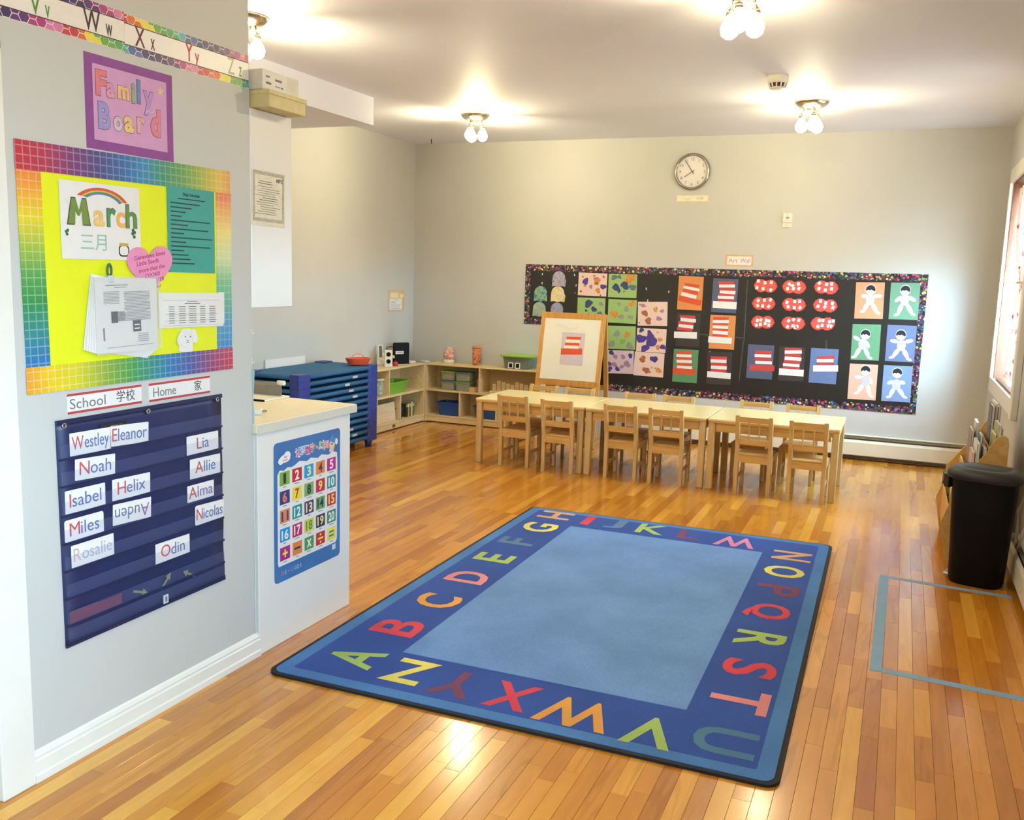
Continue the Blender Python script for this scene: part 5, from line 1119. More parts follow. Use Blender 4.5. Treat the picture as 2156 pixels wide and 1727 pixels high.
def book(name, label, loc, rz, w_, h_, th, cover, group, tilt=0.0, cat='book'):
    t = thing(name, label, cat, loc, (tilt, 0, rz), group)
    bx('pages', M_paper, t, -w_ / 2 + 0.003, w_ / 2 - 0.004, -th / 2 + 0.002, th / 2 - 0.002, 0.003, h_ - 0.003)
    bx('cover', cover, t, -w_ / 2, w_ / 2, -th / 2, -th / 2 + 0.002, 0, h_); bx('cover', cover, t, -w_ / 2, w_ / 2, th / 2 - 0.002, th / 2, 0, h_)
    bx('spine', cover, t, w_ / 2 - 0.002, w_ / 2, -th / 2, th / 2, 0, h_)
    return t
BL = [('#3f8a3c', 'green boxed book nearest the shelf corner on the lower left shelf'), ('#d8d0c0', 'white boxed book second from the shelf corner'), ('#c84a34', 'red boxed book in the middle of the lower left row'), ('#8fae3c', 'olive green boxed book beside the red one'), ('#3a3230', 'dark boxed book nearest the blue bucket')]
for k, (c, lb) in enumerate(BL):
    t = book('boxed_book', lb, (-4.610, 8.275 - 0.034 * k, 0.078), 0.0, 0.100, 0.150 - 0.003 * k, 0.030, mat('bookbox_%d' % k, c, 0.5), 'boxed books on the lower left shelf')
    obj('cover_panel', box(bmesh.new(), 0.050, 0.0508, -0.011, 0.011, 0.100, 0.130), mat('yellow_panel', '#e6d84a', 0.5) if k % 2 == 0 else M_paper, t)
t = thing('toy_board', 'pale wooden board leaning in the lower left shelf', 'board', (-4.560, 7.740, 0.079), (0, -0.10, 0))
bx('panel', wood('pale_ply', '#d9c097', '#e6d2ad', 0.55, (30, 3, 30), 0.8), t, -0.006, 0.006, -0.205, 0.165, 0.0, 0.185, 0.002); bx('corner_strip', M_birch, t, -0.008, 0.008, -0.215, -0.205, 0.0, 0.195, 0.001)
t = thing('toy_jar', 'clear jar of colourful toys on the upper left shelf', 'jar', (-4.610, 7.640, 0.347))
obj('jar', lathe(bmesh.new(), [(0, 0), (0.058, 0), (0.062, 0.02), (0.062, 0.150), (0.058, 0.150), (0.057, 0.004), (0, 0.004)], 24), clear('jar_plastic', '#d8e6da', 0.28, 0.1), t)
obj('lid', lathe(bmesh.new(), [(0.066, 0.150), (0.066, 0.165), (0, 0.167)], 24), mat('jar_lid', '#dccf9c', 0.5), t)
for k, c in enumerate(('#e6d890', '#7fbfae', '#5f9ab0', '#e0c86a', '#8fc4a0', '#d8b860', '#6faab4')):
    obj('toy', prism(bmesh.new(), blob(0, 0, 0.024, 10, 0.3, k), -0.012, 0.012), mat('toy_%d' % k, c, 0.5), t, (0.03 * math.cos(k * 2.2), 0.03 * math.sin(k * 2.2), 0.028 + 0.017 * k), (0.7 * k, 0.5 * k, k))
# food boxes with green lids
def food_box(label, x_, y_, z_, wd, lidc, fill):
    t = thing('lidded_box', label, 'container', (x_, y_, z_), (0, 0, 0), 'lidded clear boxes on the upper shelf')
    b = bmesh.new(); lathe(b, [(0, 0), (0.88, 0), (0.90, 0.004), (1.0, 0.082), (0.96, 0.082), (0.86, 0.004), (0, 0.004)], 28, (0, 0, 0), wd / 2, 0.075, 6.0, False); obj('box', b, clear('box_plastic', '#b8c4b0', 0.42, 0.2), t)
    b = bmesh.new(); lathe(b, [(0.0, 0.002), (0.82, 0.002), (0.9, 0.050), (0.0, 0.056)], 20, (0, 0, 0.004), wd / 2 - 0.006, 0.066, 5.0, False); obj('contents', b, mat('fill_' + fill.strip('#'), fill, 0.8, 0.4, 70), t)
    b = bmesh.new(); lathe(b, [(0.0, 0.082), (1.05, 0.082), (1.06, 0.094), (0.95, 0.096), (0.93, 0.091), (0.0, 0.091)], 28, (0, 0, 0), wd / 2, 0.075, 6.0, False); obj('lid', b, mat('lid_' + lidc.strip('#'), lidc, 0.4), t)
food_box('clear box with a grey lid, bottom left of four stacked boxes', -4.270, 8.525, 0.348, 0.165, '#5a6f68', '#b98a64')
food_box('clear box with a green lid, top left of four stacked boxes', -4.270, 8.525, 0.4465, 0.165, '#7f9c3a', '#b4866a')
food_box('clear box with a green lid, bottom right of four stacked boxes', -4.090, 8.505, 0.348, 0.175, '#7f9c3a', '#6a6a50')
food_box('clear box with a grey green lid, top right of four stacked boxes', -4.090, 8.505, 0.4465, 0.175, '#4f6a60', '#6f6a58')
WB = [(-3.985, 8.47, 0.06, 0.05, 0.045), (-3.945, 8.50, 0.05, 0.06, 0.05), (-3.950, 8.575, 0.07, 0.03, 0.12)]
for k, (x_, y_, a, c, h) in enumerate(WB):
    t = thing('wooden_block', ('small light wooden block in front on the upper shelf', 'reddish wooden block beside the shelf divider', 'upright wooden board behind the blocks')[k], 'block', (x_, y_, 0.348), (0, 0, 0.2 * k))
    bx('block', wood('block_wood_%d' % k, ('#d3ad74', '#a8713a', '#c9ad78')[k], ('#e0c08a', '#bd8448', '#d6bd8a')[k], 0.5), t, -a / 2, a / 2, -c / 2, c / 2, 0, h, 0.003)
    bx('groove', M_birch_d, t, -a / 2 + 0.008, a / 2 - 0.008, -c / 2 - 0.001, -c / 2 + 0.002, h * 0.35, h * 0.42)
t = thing('wooden_rack', 'slotted wooden toy rack on the upper shelf behind the table', 'toy rack', (-3.58, 8.55, 0.348))
bx('base', M_birch, t, -0.23, 0.23, -0.05, 0.05, 0.0, 0.02, 0.002)
for k in range(9): bx('peg_board', M_birch, t, -0.22 + 0.05 * k, -0.176 + 0.05 * k, 0.0, 0.012, 0.02, 0.09 + 0.012 * ((k * 3) % 4), 0.002)
# ---------------------------------------------------------------- things on top of the shelves
ZT = 0.612
t = thing('cordless_phone', 'white cordless phone standing in its base', 'telephone', (-4.735, 7.905, ZT), (0, 0, -0.9))
b = bmesh.new(); prism(b, [(-0.045, 0), (0.045, 0), (0.05, 0.02), (0.02, 0.055), (0.012, 0.11), (-0.02, 0.125), (-0.04, 0.10), (-0.05, 0.03)], -0.035, 0.035); o = obj('base', b, M_whitepl, t); o.rotation_euler = (R(90), 0, 0)
b = bmesh.new(); prism(b, rrect(0.046, 0.165, 0.016), -0.012, 0.012); o = obj('handset', b, M_whitepl, t, (-0.006, 0, 0.125), (R(90), R(0), 0)); o.rotation_euler = (R(70), 0, R(90))
b = bmesh.new(); prism(b, rrect(0.032, 0.12, 0.01, 0, 0.01), 0.012, 0.014); obj('keypad', b, mat('keypad_dark', '#5a564c', 0.5), o)
t = thing('domino_toy', 'white block with two black discs beside the phone', 'toy', (-4.615, 7.85, ZT), (0, 0, -0.95))
bx('block', M_whitepl, t, -0.025, 0.025, -0.038, 0.038, 0.0, 0.165, 0.004)
for z_ in (0.055, 0.125): obj('disc', tube(bmesh.new(), [(0.025, 0, z_), (0.030, 0, z_)], 0.022, 18), M_blackpl, t)
for s in (-1, 1): obj('peg', box(bmesh.new(), -0.012, 0.012, s * 0.05 - 0.012, s * 0.05 + 0.012, 0.085, 0.112, 0.003), mat('yellow_peg', '#d9c060', 0.5), t)
t = thing('red_toy', 'small red toy by the white block', 'toy', (-4.60, 7.965, ZT))
obj('body', lathe(bmesh.new(), [(0, 0), (0.024, 0), (0.028, 0.012), (0.026, 0.034), (0.012, 0.042), (0, 0.042)], 16), mat('red_toy', '#b03030', 0.45), t)
obj('knob', lathe(bmesh.new(), [(0.010, 0.040), (0.010, 0.048), (0, 0.050)], 12), mat('red_toy_dark', '#7a1e22', 0.45), t)
t = thing('router', 'black upright router with a white sticker', 'router', (-4.675, 8.205, ZT), (0, 0, -0.55))
o = obj('case', prism(bmesh.new(), rrect(0.17, 0.215, 0.012, 0, 0.108), -0.016, 0.016), M_blackpl, t); o.rotation_euler = (R(90), 0, R(90))
o2 = sheet('sticker', o, M_paper, 0, 0, 0.016, 0.0008, rect(0.092, 0.030, -0.025, 0.115)); prints('sticker_print', o2, [(rect(0.07, 0.007, -0.025, 0.117), M_grey_ink)], 0.0168)
bx('foot', M_blackpl, t, -0.035, 0.035, -0.09, 0.09, 0.0, 0.006, 0.002)
obj('cable', tube(bmesh.new(), [(0.0, -0.085, 0.17), (0.0, -0.12, 0.178), (-0.03, -0.145, 0.165), (-0.06, -0.15, 0.10), (-0.07, -0.15, 0.01)], 0.004, 6), M_blackpl, t)
for k, (x_, y_, a) in enumerate(((-4.66, 8.42, 0.4), (-4.60, 8.56, 1.1))):
    t = thing('note_papers', ('loose white papers beside the router', 'loose white papers in the shelf corner')[k], 'papers', (x_, y_, ZT), (0, 0, a))
    bx('page', M_paper, t, -0.03, 0.03, -0.065, 0.065, 0.0, 0.006); o = bx('page', M_paper, t, -0.03, 0.03, -0.06, 0.06, 0.006, 0.011); o.rotation_euler = (0, 0, 0.15)
t = thing('orange_basket', 'small orange plastic basket with a handle on the topmost cot', 'basket', (-4.365, 6.905, 0.7275), (0, 0, 0.9))
M_or = mat('orange_plastic', '#e0562c', 0.4)
lathe_b = bmesh.new(); lathe(lathe_b, [(0, 0), (0.8, 0), (1.0, 0.048), (1.03, 0.050), (1.03, 0.055), (0.96, 0.055), (0.77, 0.005), (0, 0.005)], 28, (0, 0, 0.0), 0.105, 0.075, 3.5, False); obj('bowl', lathe_b, M_or, t)
obj('handle', tube(bmesh.new(), [(0.06 * math.cos(PI * k / 10), 0.0, 0.045 + 0.045 * math.sin(PI * k / 10)) for k in range(11)], 0.005, 6), mat('orange_pale', '#ef8a5a', 0.4), t)
t = thing('snack_jar', 'red and white jar on the back shelf', 'jar', (-4.320, 8.590, ZT))
obj('base', lathe(bmesh.new(), [(0, 0), (0.056, 0), (0.058, 0.012), (0.054, 0.040), (0, 0.042)], 24), M_whitepl, t)
obj('jar', lathe(bmesh.new(), [(0.054, 0.040), (0.060, 0.085), (0.048, 0.140), (0.034, 0.152), (0, 0.152)], 24), swirl('red_white_print', ['#c44a44', '#e6cfc0', '#cf6a5e', '#efe0d0'], 22), t)
obj('cap', lathe(bmesh.new(), [(0.026, 0.150), (0.026, 0.164), (0, 0.166)], 18), M_whitepl, t)
t = thing('pattern_tumbler', 'tall patterned tumbler on the back shelf', 'tumbler', (-4.005, 8.590, ZT))
obj('cup', lathe(bmesh.new(), [(0, 0), (0.038, 0), (0.041, 0.02), (0.044, 0.175), (0, 0.175)], 24), swirl('candy_print', ['#4a4a3c', '#b5573a', '#d89a60', '#c4503c', '#e8d0a0'], 40), t)
obj('lid', lathe(bmesh.new(), [(0.048, 0.175), (0.048, 0.190), (0.044, 0.194), (0, 0.194)], 24), mat('tumbler_lid', '#d88a52', 0.4), t)
t = thing('toy_tub', 'clear tub with a green lid at the end of the back shelf', 'tub', (-3.520, 8.560, ZT))
b = bmesh.new(); lathe(b, [(0, 0), (0.86, 0), (1.0, 0.118), (0.96, 0.118), (0.83, 0.005), (0, 0.005)], 32, (0, 0, 0), 0.150, 0.105, 6.0, False); obj('box', b, clear('tub_plastic', '#8f9a86', 0.5, 0.15), t)
b = bmesh.new(); lathe(b, [(0, 0.005), (0.82, 0.006), (0.9, 0.085), (0, 0.10)], 24, (0, 0, 0), 0.142, 0.098, 5.0, False); obj('contents', b, mat('tub_fill', '#5f6250', 0.8, 0.5, 50), t)
b = bmesh.new(); lathe(b, [(0.0, 0.118), (1.18, 0.118), (1.24, 0.130), (1.10, 0.136), (0.6, 0.140), (0.0, 0.140)], 32, (0, 0, 0), 0.150, 0.105, 4.0, False); obj('lid', b, mat('lime_lid', '#8fbf2e', 0.35), t)
for x_ in (-0.045, 0.03):
    o = obj('window_frame', prism(bmesh.new(), rrect(0.055, 0.060, 0.006), 0, 0.004), M_whitepl, t, (x_, -0.099, 0.035), (R(84), 0, 0)); obj('window_dark', prism(bmesh.new(), rrect(0.036, 0.040, 0.004), 0.004, 0.0048), M_blackpl, o)

# ---------------------------------------------------------------- stack of cots
M_cotb = mat('cot_corner_blue', '#2b3f92', 0.38, 0.08, 30); M_sheetb = mat('cot_sheet_blue', '#22608e', 0.75, 0.18, 60, bump=0.3)
M_tag = mat('cot_tag', '#b9c3cc', 0.6, 0.2, 200)
CX0, CX1, CY0, CY1 = -4.800, -4.225, 5.865, 7.010
def make_cot():
    t = thing('stacking_cot', 'cot', 'cot', ((CX0 + CX1) / 2, (CY0 + CY1) / 2, 0), (0, 0, 0), 'stacked blue cots'); a, c = (CX1 - CX0) / 2, (CY1 - CY0) / 2
    b = bmesh.new(); nx, ny = 8, 14
    vv = [[b.verts.new((-a + 0.014 + (2 * a - 0.028) * i / nx, -c + 0.014 + (2 * c - 0.028) * j / ny, 0.047 - 0.010 * math.sin(PI * i / nx) * math.sin(PI * j / ny))) for i in range(nx + 1)] for j in range(ny + 1)]
    for j in range(ny):
        for i in range(nx): b.faces.new((vv[j][i], vv[j][i + 1], vv[j + 1][i + 1], vv[j + 1][i])).smooth = True
    obj('sheet', b, M_sheetb, t)
    for s in (-1, 1):
        obj('side_tube', tube(bmesh.new(), [(s * (a - 0.020), -c + 0.10, 0.031), (s * (a - 0.020), c - 0.10, 0.031)], 0.0175, 12), M_sheetb, t)
        obj('end_tube', tube(bmesh.new(), [(-a + 0.08, s * (c - 0.020), 0.031), (a - 0.08, s * (c - 0.020), 0.031)], 0.0175, 12), M_sheetb, t)
        for q in (-1, 1):
            b = bmesh.new(); prism(b, rrect(0.115, 0.150, 0.028), 0.0, 0.0545); o = obj('corner_block', b, M_cotb, t, (s * (a - 0.054), q * (c - 0.071), 0))
            obj('corner_cap', prism(bmesh.new(), rrect(0.106, 0.140, 0.026), 0.0545, 0.0555), mat('cot_cap_blue', '#25377f', 0.4), o)
    return t
NUM = ['lowest', 'second', 'third', 'fourth', 'fifth', 'sixth', 'seventh', 'eighth', 'ninth', 'tenth', 'eleventh', 'topmost']
cot = make_cot()
for k in range(12):
    o = cot if k == 0 else copy_tree(cot)
    o.location = (cot.location.x, cot.location.y, 0.060 + 0.0556 * k)
    o['label'] = ('lowest blue cot of the tall stack, standing on feet' if k == 0 else 'topmost blue cot of the tall stack' if k == 11 else 'blue cot in the tall stack, %s from the floor' % NUM[k])
    if k in (1, 2, 3, 5, 7, 8, 9, 10):
        bx('name_tag', M_tag, o, 0.2875 - 0.0025, 0.2885, 0.10 + 0.06 * ((k * 5) % 3) - 0.05, 0.17 + 0.06 * ((k * 5) % 3) - 0.05, 0.022, 0.042)
for s in (-1, 1):
    for q in (-1, 1): obj('foot', lathe(bmesh.new(), [(0.028, 0.0), (0.036, -0.004), (0.026, -0.060), (0, -0.060)], 14, (s * 0.235, q * 0.505, 0)), M_cotb, cot)
t = thing('white_board', 'white board standing between the cots and the wall', 'board', (-4.808, 6.465, 0.30))
bx('panel', M_lam, t, -0.004, 0.006, -0.275, 0.275, -0.3, 0.486, 0.002); bx('edge_strip', M_white, t, -0.005, 0.007, -0.278, -0.268, -0.3, 0.487, 0.001)

# ---------------------------------------------------------------- alphabet rug
rug = thing('alphabet_rug', 'blue alphabet rug with coloured letters around its edge', 'rug', (-1.203, 4.195, 0), (0, 0, R(0.75)))
RW, RL = 1.910, 2.885
def pile(name, col, sc=240):
    if name in MATS: return MATS[name]
    m = mat(name, col, 0.95, 0.16, sc, bump=0.6); N = m.node_tree.nodes; L = m.node_tree.links; bs = N['Principled BSDF']
    src = bs.inputs['Base Color'].links[0].from_socket                # brushed, cloudy pile
    tc = N.new('ShaderNodeTexCoord'); nz = N.new('ShaderNodeTexNoise'); nz.inputs['Scale'].default_value = 2.6; nz.inputs['Detail'].default_value = 4; L.new(tc.outputs['Object'], nz.inputs['Vector'])
    rp = N.new('ShaderNodeValToRGB'); rp.color_ramp.elements[0].position = 0.35; rp.color_ramp.elements[1].position = 0.65
    rp.color_ramp.elements[0].color = (0.80, 0.80, 0.82, 1); rp.color_ramp.elements[1].color = (1, 1, 1, 1); L.new(nz.outputs['Fac'], rp.inputs['Fac'])
    mx = N.new('ShaderNodeMix'); mx.data_type = 'RGBA'; mx.blend_type = 'MULTIPLY'; mx.inputs['Factor'].default_value = 1.0
    L.new(src, mx.inputs['A']); L.new(rp.outputs['Color'], mx.inputs['B']); L.new(mx.outputs['Result'], bs.inputs['Base Color'])
    return m
b = bmesh.new(); prism(b, rrect(RW, RL, 0.05, 0, 0, 6), 0.001, 0.011); obj('binding', b, mat('rug_binding', '#17171c', 0.8, 0.1, 80), rug)
b = bmesh.new(); prism(b, rrect(RW - 0.035, RL - 0.035, 0.04, 0, 0, 6), 0.009, 0.0135); obj('outer_border', b, pile('rug_border_blue', '#4a7cb8'), rug)
b = bmesh.new(); prism(b, rrect(RW - 0.150, RL - 0.150, 0.01, 0, 0, 3), 0.0130, 0.0142); obj('letter_band', b, pile('rug_band_blue', '#2d4fa0'), rug)
b = bmesh.new(); prism(b, rect(1.160, 2.140, 0.012, 0.012), 0.0138, 0.0150); obj('centre_field', b, pile('rug_field_blue', '#6e97d2'), rug)
RC = {'g': '#a9c468', 'r': '#d94553', 'o': '#e9a24a', 'p': '#e58f92', 's': '#5c7fa0', 'y': '#ecdc6c', 'h': '#e0a878', 'm': '#7c4460', 'k': '#e08ab0', 'l': '#4f7a9a'}
COLS = dict(A='g', B='r', C='o', D='p', E='g', F='s', G='y', H='h', I='r', J='s', K='g', L='m', M='k', N='h', O='y', P='m', Q='r', R='g', S='r', T='p', U='l', V='g', W='o', X='r', Y='m', Z='y')
POS = dict(A=(-1.90, 3.00), B=(-1.905, 3.356), C=(-1.905, 3.72), D=(-1.925, 4.10), E=(-1.94, 4.46), F=(-1.95, 4.81), G=(-1.945, 5.15), H=(-1.955, 5.47), I=(-1.730, 5.455), J=(-1.552, 5.46), K=(-1.315, 5.45), L=(-1.080, 5.445), M=(-0.800, 5.425), N=(-0.462, 5.29), O=(-0.468, 4.975), P=(-0.462, 4.645), Q=(-0.470, 4.32), R=(-0.450, 3.945), S=(-0.445, 3.615), T=(-0.435, 3.31), U=(-0.430, 2.975), V=(-0.675, 2.93), W=(-0.950, 2.945), X=(-1.203, 2.965), Y=(-1.432, 2.965), Z=(-1.640, 2.980))
WID = dict(I=0.055, J=0.12, W=0.27, M=0.235, L=0.13, F=0.13, T=0.19, E=0.14, S=0.165, U=0.185, Q=0.21, O=0.20, G=0.20)
ca, sa = math.cos(-R(0.75)), math.sin(-R(0.75))
for ch, (x_, y_) in sorted(POS.items(), key=lambda q: q[0] == 'M'):
    ang = 90 if ch in 'ABCDEFGH' else 0 if ch in 'IJKLM' else -90 if ch in 'NOPQRSTU' else 180
    dx_, dy_ = x_ + 1.203, y_ - 4.195; lx, ly = dx_ * ca - dy_ * sa, dx_ * sa + dy_ * ca
    if ch == 'M': ch, ang, COLS['W'], WID['W'] = 'W', 180, 'k', 0.235
    o = text(ch, 0.25, pile('rug_letter_' + COLS[ch], RC[COLS[ch]]), rug, lx, ly, 0.0147, 0.022, ang, fit=WID.get(ch, 0.175), fith=0.212, name='letter')

# ---------------------------------------------------------------- blue floor tape
M_tape = mat('painters_tape', '#82a8ca', 0.6, 0.06, 20)
for lb, q in (('strip of blue floor tape running towards the tables', [(-0.001, 3.856), (0.044, 3.863), (0.052, 5.22), (0.005, 5.215)]), ('strip of blue floor tape passing under the black bin', [(0.050, 5.177), (0.634, 5.130), (0.634, 5.175), (0.050, 5.215)]), ('strip of blue floor tape nearest the camera', [(0.046, 3.858), (0.634, 3.815), (0.634, 3.862), (0.046, 3.905)])):
    t = thing('floor_tape', lb, 'tape', (0, 0, 0.0), (0, 0, 0), 'blue tape strips on the floor')
    obj('tape', prism(bmesh.new(), q, 0.0003, 0.0009), M_tape, t)

# ---------------------------------------------------------------- baseboard heaters
def heater(name, label, ln, loc, rz, hh=0.225):
    """baseboard heater: local x along the wall, back at y = 0, front at y = -0.062"""
    t = thing(name, label, 'heater', loc, (0, 0, rz))
    b = bmesh.new(); prism(b, [(0, 0.03), (0, hh), (-0.030, hh), (-0.033, hh - 0.006), (-0.004, hh - 0.006), (-0.004, 0.03)], 0, ln); o = obj('back_panel', b, M_heat, t); o.rotation_euler = (R(90), 0, R(90))
    b = bmesh.new(); prism(b, [(-0.062, 0.048), (-0.062, 0.160), (-0.050, 0.183), (-0.047, 0.182), (-0.058, 0.158), (-0.058, 0.048)], 0, ln); o = obj('front_panel', b, M_heat, t); o.rotation_euler = (R(90), 0, R(90))
    bx('damper', mat('damper_grey', '#9b9386', 0.4, metal=0.4), t, 0.01, ln - 0.01, -0.046, -0.010, 0.196, 0.199)
    bx('fin_tube', M_dark, t, 0.01, ln - 0.01, -0.050, -0.006, 0.055, 0.150)
    bx('end_cap', M_heat, t, 0, 0.014, -0.064, 0, 0.03, hh + 0.001, 0.002); bx('end_cap', M_heat, t, ln - 0.014, ln, -0.064, 0, 0.03, hh + 0.001, 0.002)
    bx('kick_pipe', mat('pipe_brown', '#6a4a30', 0.5), t, 0, ln, -0.035, -0.020, 0.010, 0.022)
    return t
heater('baseboard_heater', 'long cream baseboard heater on the back wall', 2.86, (-2.25, YB, 0), 0)
heater('baseboard_heater', 'cream baseboard heater on the window wall', 6.4, (XR, 5.62, 0), -PI / 2)

# ---------------------------------------------------------------- book rack by the window
t = thing('book_rack', 'wooden book rack against the window wall', 'book rack', (0.0, 0.0, 0))
M_rack = wood('rack_ply', '#c99a4e', '#dcb26a', 0.5, (30, 30, 4), 0.8)
RP = [(0.335, 0.0), (0.298, 0.215), (0.335, 0.335), (0.340, 0.430), (0.495, 0.640), (0.530, 0.715), (0.550, 0.742), (0.575, 0.750), (0.596, 0.735), (0.603, 0.700), (0.603, 0.0)]
for y_ in (5.690, 6.420):
    o = obj('side_panel', prism(bmesh.new(), RP, -0.009, 0.009), M_rack, t, (0, y_, 0), (R(90), 0, 0))
for (x0_, x1_, z0_, z1_) in ((0.320, 0.350, 0.12, 0.30), (0.400, 0.430, 0.30, 0.50), (0.500, 0.530, 0.46, 0.66)):
    obj('tier_front', beam(bmesh.new(), ((x0_ + x1_) / 2, 5.70, (z0_ + z1_) / 2), ((x0_ + x1_) / 2, 6.41, (z0_ + z1_) / 2), 0.010, z1_ - z0_, (0, 0, 1)), M_rack, t)
for (x0_, x1_, z_) in ((0.33, 0.44, 0.10), (0.42, 0.52, 0.29), (0.52, 0.60, 0.46)): bx('shelf', M_rack, t, x0_, x1_, 5.70, 6.41, z_, z_ + 0.010)
bx('back_panel', M_rack, t, 0.597, 0.603, 5.70, 6.41, 0.06, 0.70)
BK = [(0.358, 5.84, 0.112, 0.270, '#e6d9b4'), (0.380, 5.86, 0.112, 0.310, '#d8d8d8'), (0.402, 5.90, 0.112, 0.290, '#c9bca4'), (0.372, 6.20, 0.112, 0.300, '#d9e0e0'),
      (0.437, 5.86, 0.302, 0.330, '#c9a890'), (0.455, 5.84, 0.302, 0.385, '#dfe4e8'), (0.474, 5.90, 0.302, 0.420, '#5a6470'), (0.492, 5.85, 0.302, 0.360, '#e8e4dc'), (0.445, 6.18, 0.302, 0.410, '#8a6a5a'), (0.470, 6.20, 0.302, 0.455, '#e4e0d4'),
      (0.536, 5.86, 0.472, 0.270, '#cbbf7a'), (0.553, 5.84, 0.472, 0.330, '#b8b488'), (0.571, 5.88, 0.472, 0.300, '#c8b070'), (0.541, 6.16, 0.472, 0.395, '#6a5a50'), (0.558, 6.20, 0.472, 0.410, '#e8eaee'), (0.576, 6.18, 0.472, 0.390, '#8a7a6c')]
TIER = ('front', 'middle', 'back')
cnt = {}
for k, (x_, y_, z_, h_, c) in enumerate(BK):
    tier = 0 if z_ < 0.2 else 1 if z_ < 0.4 else 2; far_ = y_ > 6.05; cnt[(tier, far_)] = cnt.get((tier, far_), 0) + 1
    book('picture_book', 'picture book in the %s tier of the rack, %s end, %s from the room side' % (TIER[tier], 'far' if far_ else 'near', ('first', 'second', 'third', 'fourth')[cnt[(tier, far_)] - 1]), (x_, y_, z_), PI / 2 + 0.010 * (k % 3 - 1), 0.20 + 0.02 * (k % 3), h_, 0.013 + 0.002 * (k % 2), mat('rackbook_%d' % k, c, 0.45, 0.15, 30), 'picture books in the rack')

# ---------------------------------------------------------------- black waste bin
t = thing('waste_bin', 'tall black plastic waste bin with a domed lid', 'waste bin', (0.478, 5.345, 0), (0, 0, R(-14)))
b = bmesh.new(); lathe(b, [(0, 0.0), (0.80, 0.0), (0.83, 0.012), (0.99, 0.560), (1.0, 0.585), (0.97, 0.585), (0.80, 0.02), (0, 0.02)], 48, (0, 0, 0), 0.157, 0.135, 3.2); obj('body', b, M_blackpl, t)
b = bmesh.new(); lathe(b, [(1.02, 0.560), (1.10, 0.566), (1.11, 0.590), (1.05, 0.606), (0.90, 0.618), (0.72, 0.623), (0.70, 0.620), (0.66, 0.624), (0.35, 0.630), (0, 0.632)], 48, (0, 0, 0), 0.166, 0.142, 2.8); obj('lid', b, mat('lid_plastic', '#1a1b1d', 0.45, 0.1, 60), t)
b = bmesh.new()
for k in range(7):
    a = 2.45 + 0.16 * k; prism(b, blob(0.178 * math.cos(a), 0.150 * math.sin(a), 0.022 + 0.008 * (k % 2), 9, 0.35, k), 0.500 + 0.012 * (k % 3), 0.560 + 0.006 * (k % 2))
obj('bag_edge', b, mat('bag_film', '#2c2826', 0.25, 0.3, 40), t)
obj('pedal', box(bmesh.new(), -0.155, -0.115, -0.045, 0.045, 0.018, 0.032, 0.004), mat('pedal_grey', '#b4b4b4', 0.35, metal=0.5), t)

# ---------------------------------------------------------------- cords over the right heater
for k, (lb, pth) in enumerate((('white cord looping down behind the bin to the heater', [(0.690, 5.30, 0.60), (0.672, 5.41, 0.47), (0.664, 5.52, 0.37), (0.664, 5.49, 0.29), (0.664, 5.48, 0.215), (0.668, 5.54, 0.13)]), ('white cord crossing in front of the heater, nearer the camera', [(0.690, 5.10, 0.48), (0.676, 5.17, 0.40), (0.664, 5.25, 0.335), (0.664, 5.33, 0.24), (0.668, 5.47, 0.14)]))):
    t = thing('power_cord', lb, 'cord', (0, 0, 0), (0, 0, 0), 'white cords by the window wall')
    obj('cable', tube(bmesh.new(), pth, 0.0075, 8), M_heat, t)
t = thing('wall_outlet', 'cream outlet box on the window wall above the cords', 'outlet', (XR, 5.28, 0.64))
bx('plate', M_heat, t, -0.020, 0.0, -0.04, 0.04, -0.06, 0.06, 0.003); bx('socket', M_grey_ink, t, -0.023, -0.020, -0.015, 0.015, -0.035, 0.035, 0.001)

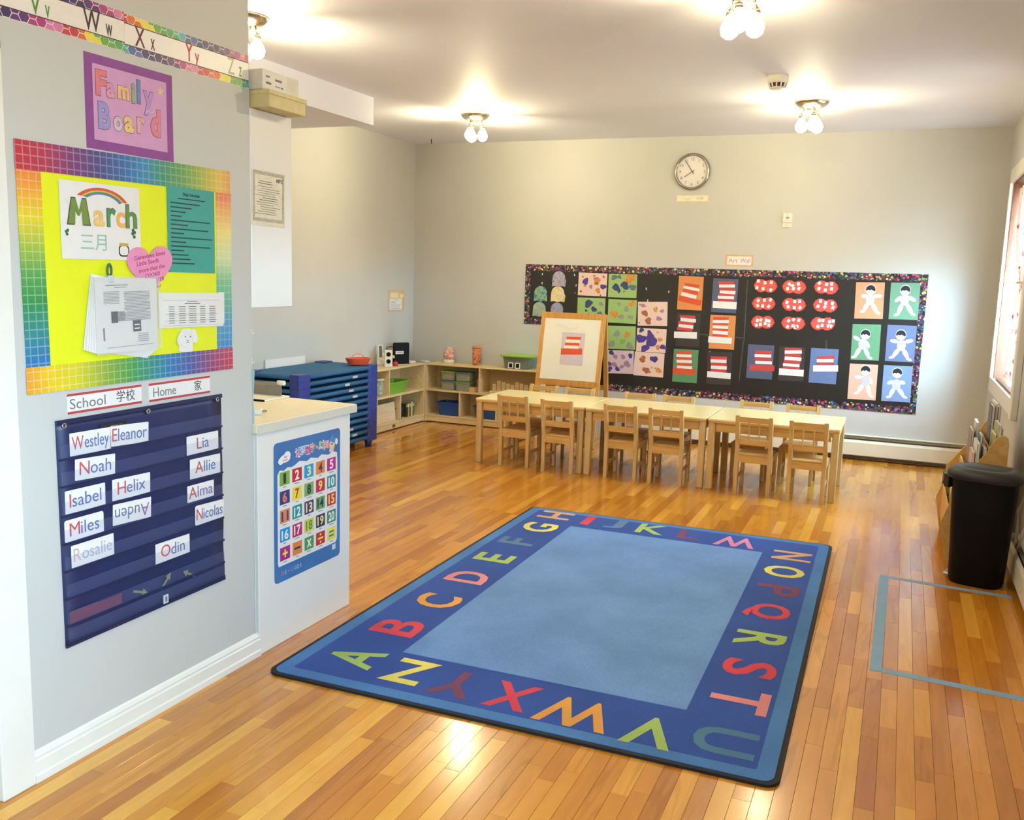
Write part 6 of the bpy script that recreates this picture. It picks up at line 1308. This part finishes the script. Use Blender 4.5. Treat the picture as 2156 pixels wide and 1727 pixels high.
# ---------------------------------------------------------------- flowered curtain in the window
def curtain_mat():
    m = bpy.data.materials.new('flowered_cotton'); m.use_nodes = True; nt = m.node_tree; N = nt.nodes; L = nt.links; bs = N['Principled BSDF']
    tc = N.new('ShaderNodeTexCoord'); v = N.new('ShaderNodeTexVoronoi'); v.inputs['Scale'].default_value = 11; L.new(tc.outputs['Object'], v.inputs['Vector'])
    nz = N.new('ShaderNodeTexNoise'); nz.inputs['Scale'].default_value = 45; L.new(tc.outputs['Object'], nz.inputs['Vector'])
    ad = N.new('ShaderNodeMath'); ad.operation = 'MULTIPLY_ADD'; ad.inputs[1].default_value = 0.5; L.new(nz.outputs['Fac'], ad.inputs[0]); L.new(v.outputs['Distance'], ad.inputs[2])
    r = N.new('ShaderNodeValToRGB'); e = r.color_ramp.elements; e[0].position = 0.36; e[0].color = hexc('#b84a5c'); e[1].position = 0.52; e[1].color = hexc('#f2ece8'); q = e.new(0.43); q.color = hexc('#dd9aa4')
    L.new(ad.outputs[0], r.inputs['Fac']); L.new(r.outputs['Color'], bs.inputs['Base Color']); bs.inputs['Roughness'].default_value = 0.85
    tl = N.new('ShaderNodeBsdfTranslucent'); L.new(r.outputs['Color'], tl.inputs['Color']); mx = N.new('ShaderNodeMixShader'); mx.inputs[0].default_value = 0.02
    L.new(bs.outputs[0], mx.inputs[1]); L.new(tl.outputs[0], mx.inputs[2]); L.new(mx.outputs[0], N['Material Output'].inputs['Surface'])
    return m
t = thing('curtain', 'white curtain with red flowers tied back in the window', 'curtain', (XR + 0.062, 7.365, 0.90))
b = bmesh.new(); NZ, NY = 26, 44; grid = []
for j in range(NZ + 1):
    z_ = 1.42 * j / NZ
    HW = [(0.0, 0.69), (0.32, 0.52), (0.54, 0.40), (0.68, 0.22), (0.73, 0.21), (0.83, 0.50), (1.07, 0.74), (1.43, 0.76)]
    for (za, wa), (zb, wb) in zip(HW, HW[1:]):
        if za <= z_ <= zb: wd = wa + (wb - wa) * (z_ - za) / (zb - za)
    cyy = 0.0
    row = []
    for i in range(NY + 1):
        s = i / NY * 2 - 1; row.append(b.verts.new((0.022 * math.sin(i * 1.25) * (0.6 + 0.4 * z_), cyy + s * wd, z_ + 0.01 * math.sin(i * 0.8))))
    grid.append(row)
for j in range(NZ):
    for i in range(NY): b.faces.new((grid[j][i], grid[j][i + 1], grid[j + 1][i + 1], grid[j + 1][i])).smooth = True
obj('cloth', b, curtain_mat(), t)
obj('tie_cord', tube(bmesh.new(), [(0.03, -0.22, 0.705), (-0.035, -0.15, 0.700), (-0.035, 0.15, 0.700), (0.03, 0.22, 0.705)], 0.008, 6), mat('tie_tan', '#d8b88a', 0.6), t)
obj('rod', tube(bmesh.new(), [(0.0, -0.80, 1.425), (0.0, 0.80, 1.425)], 0.010, 8), M_whitepl, t)
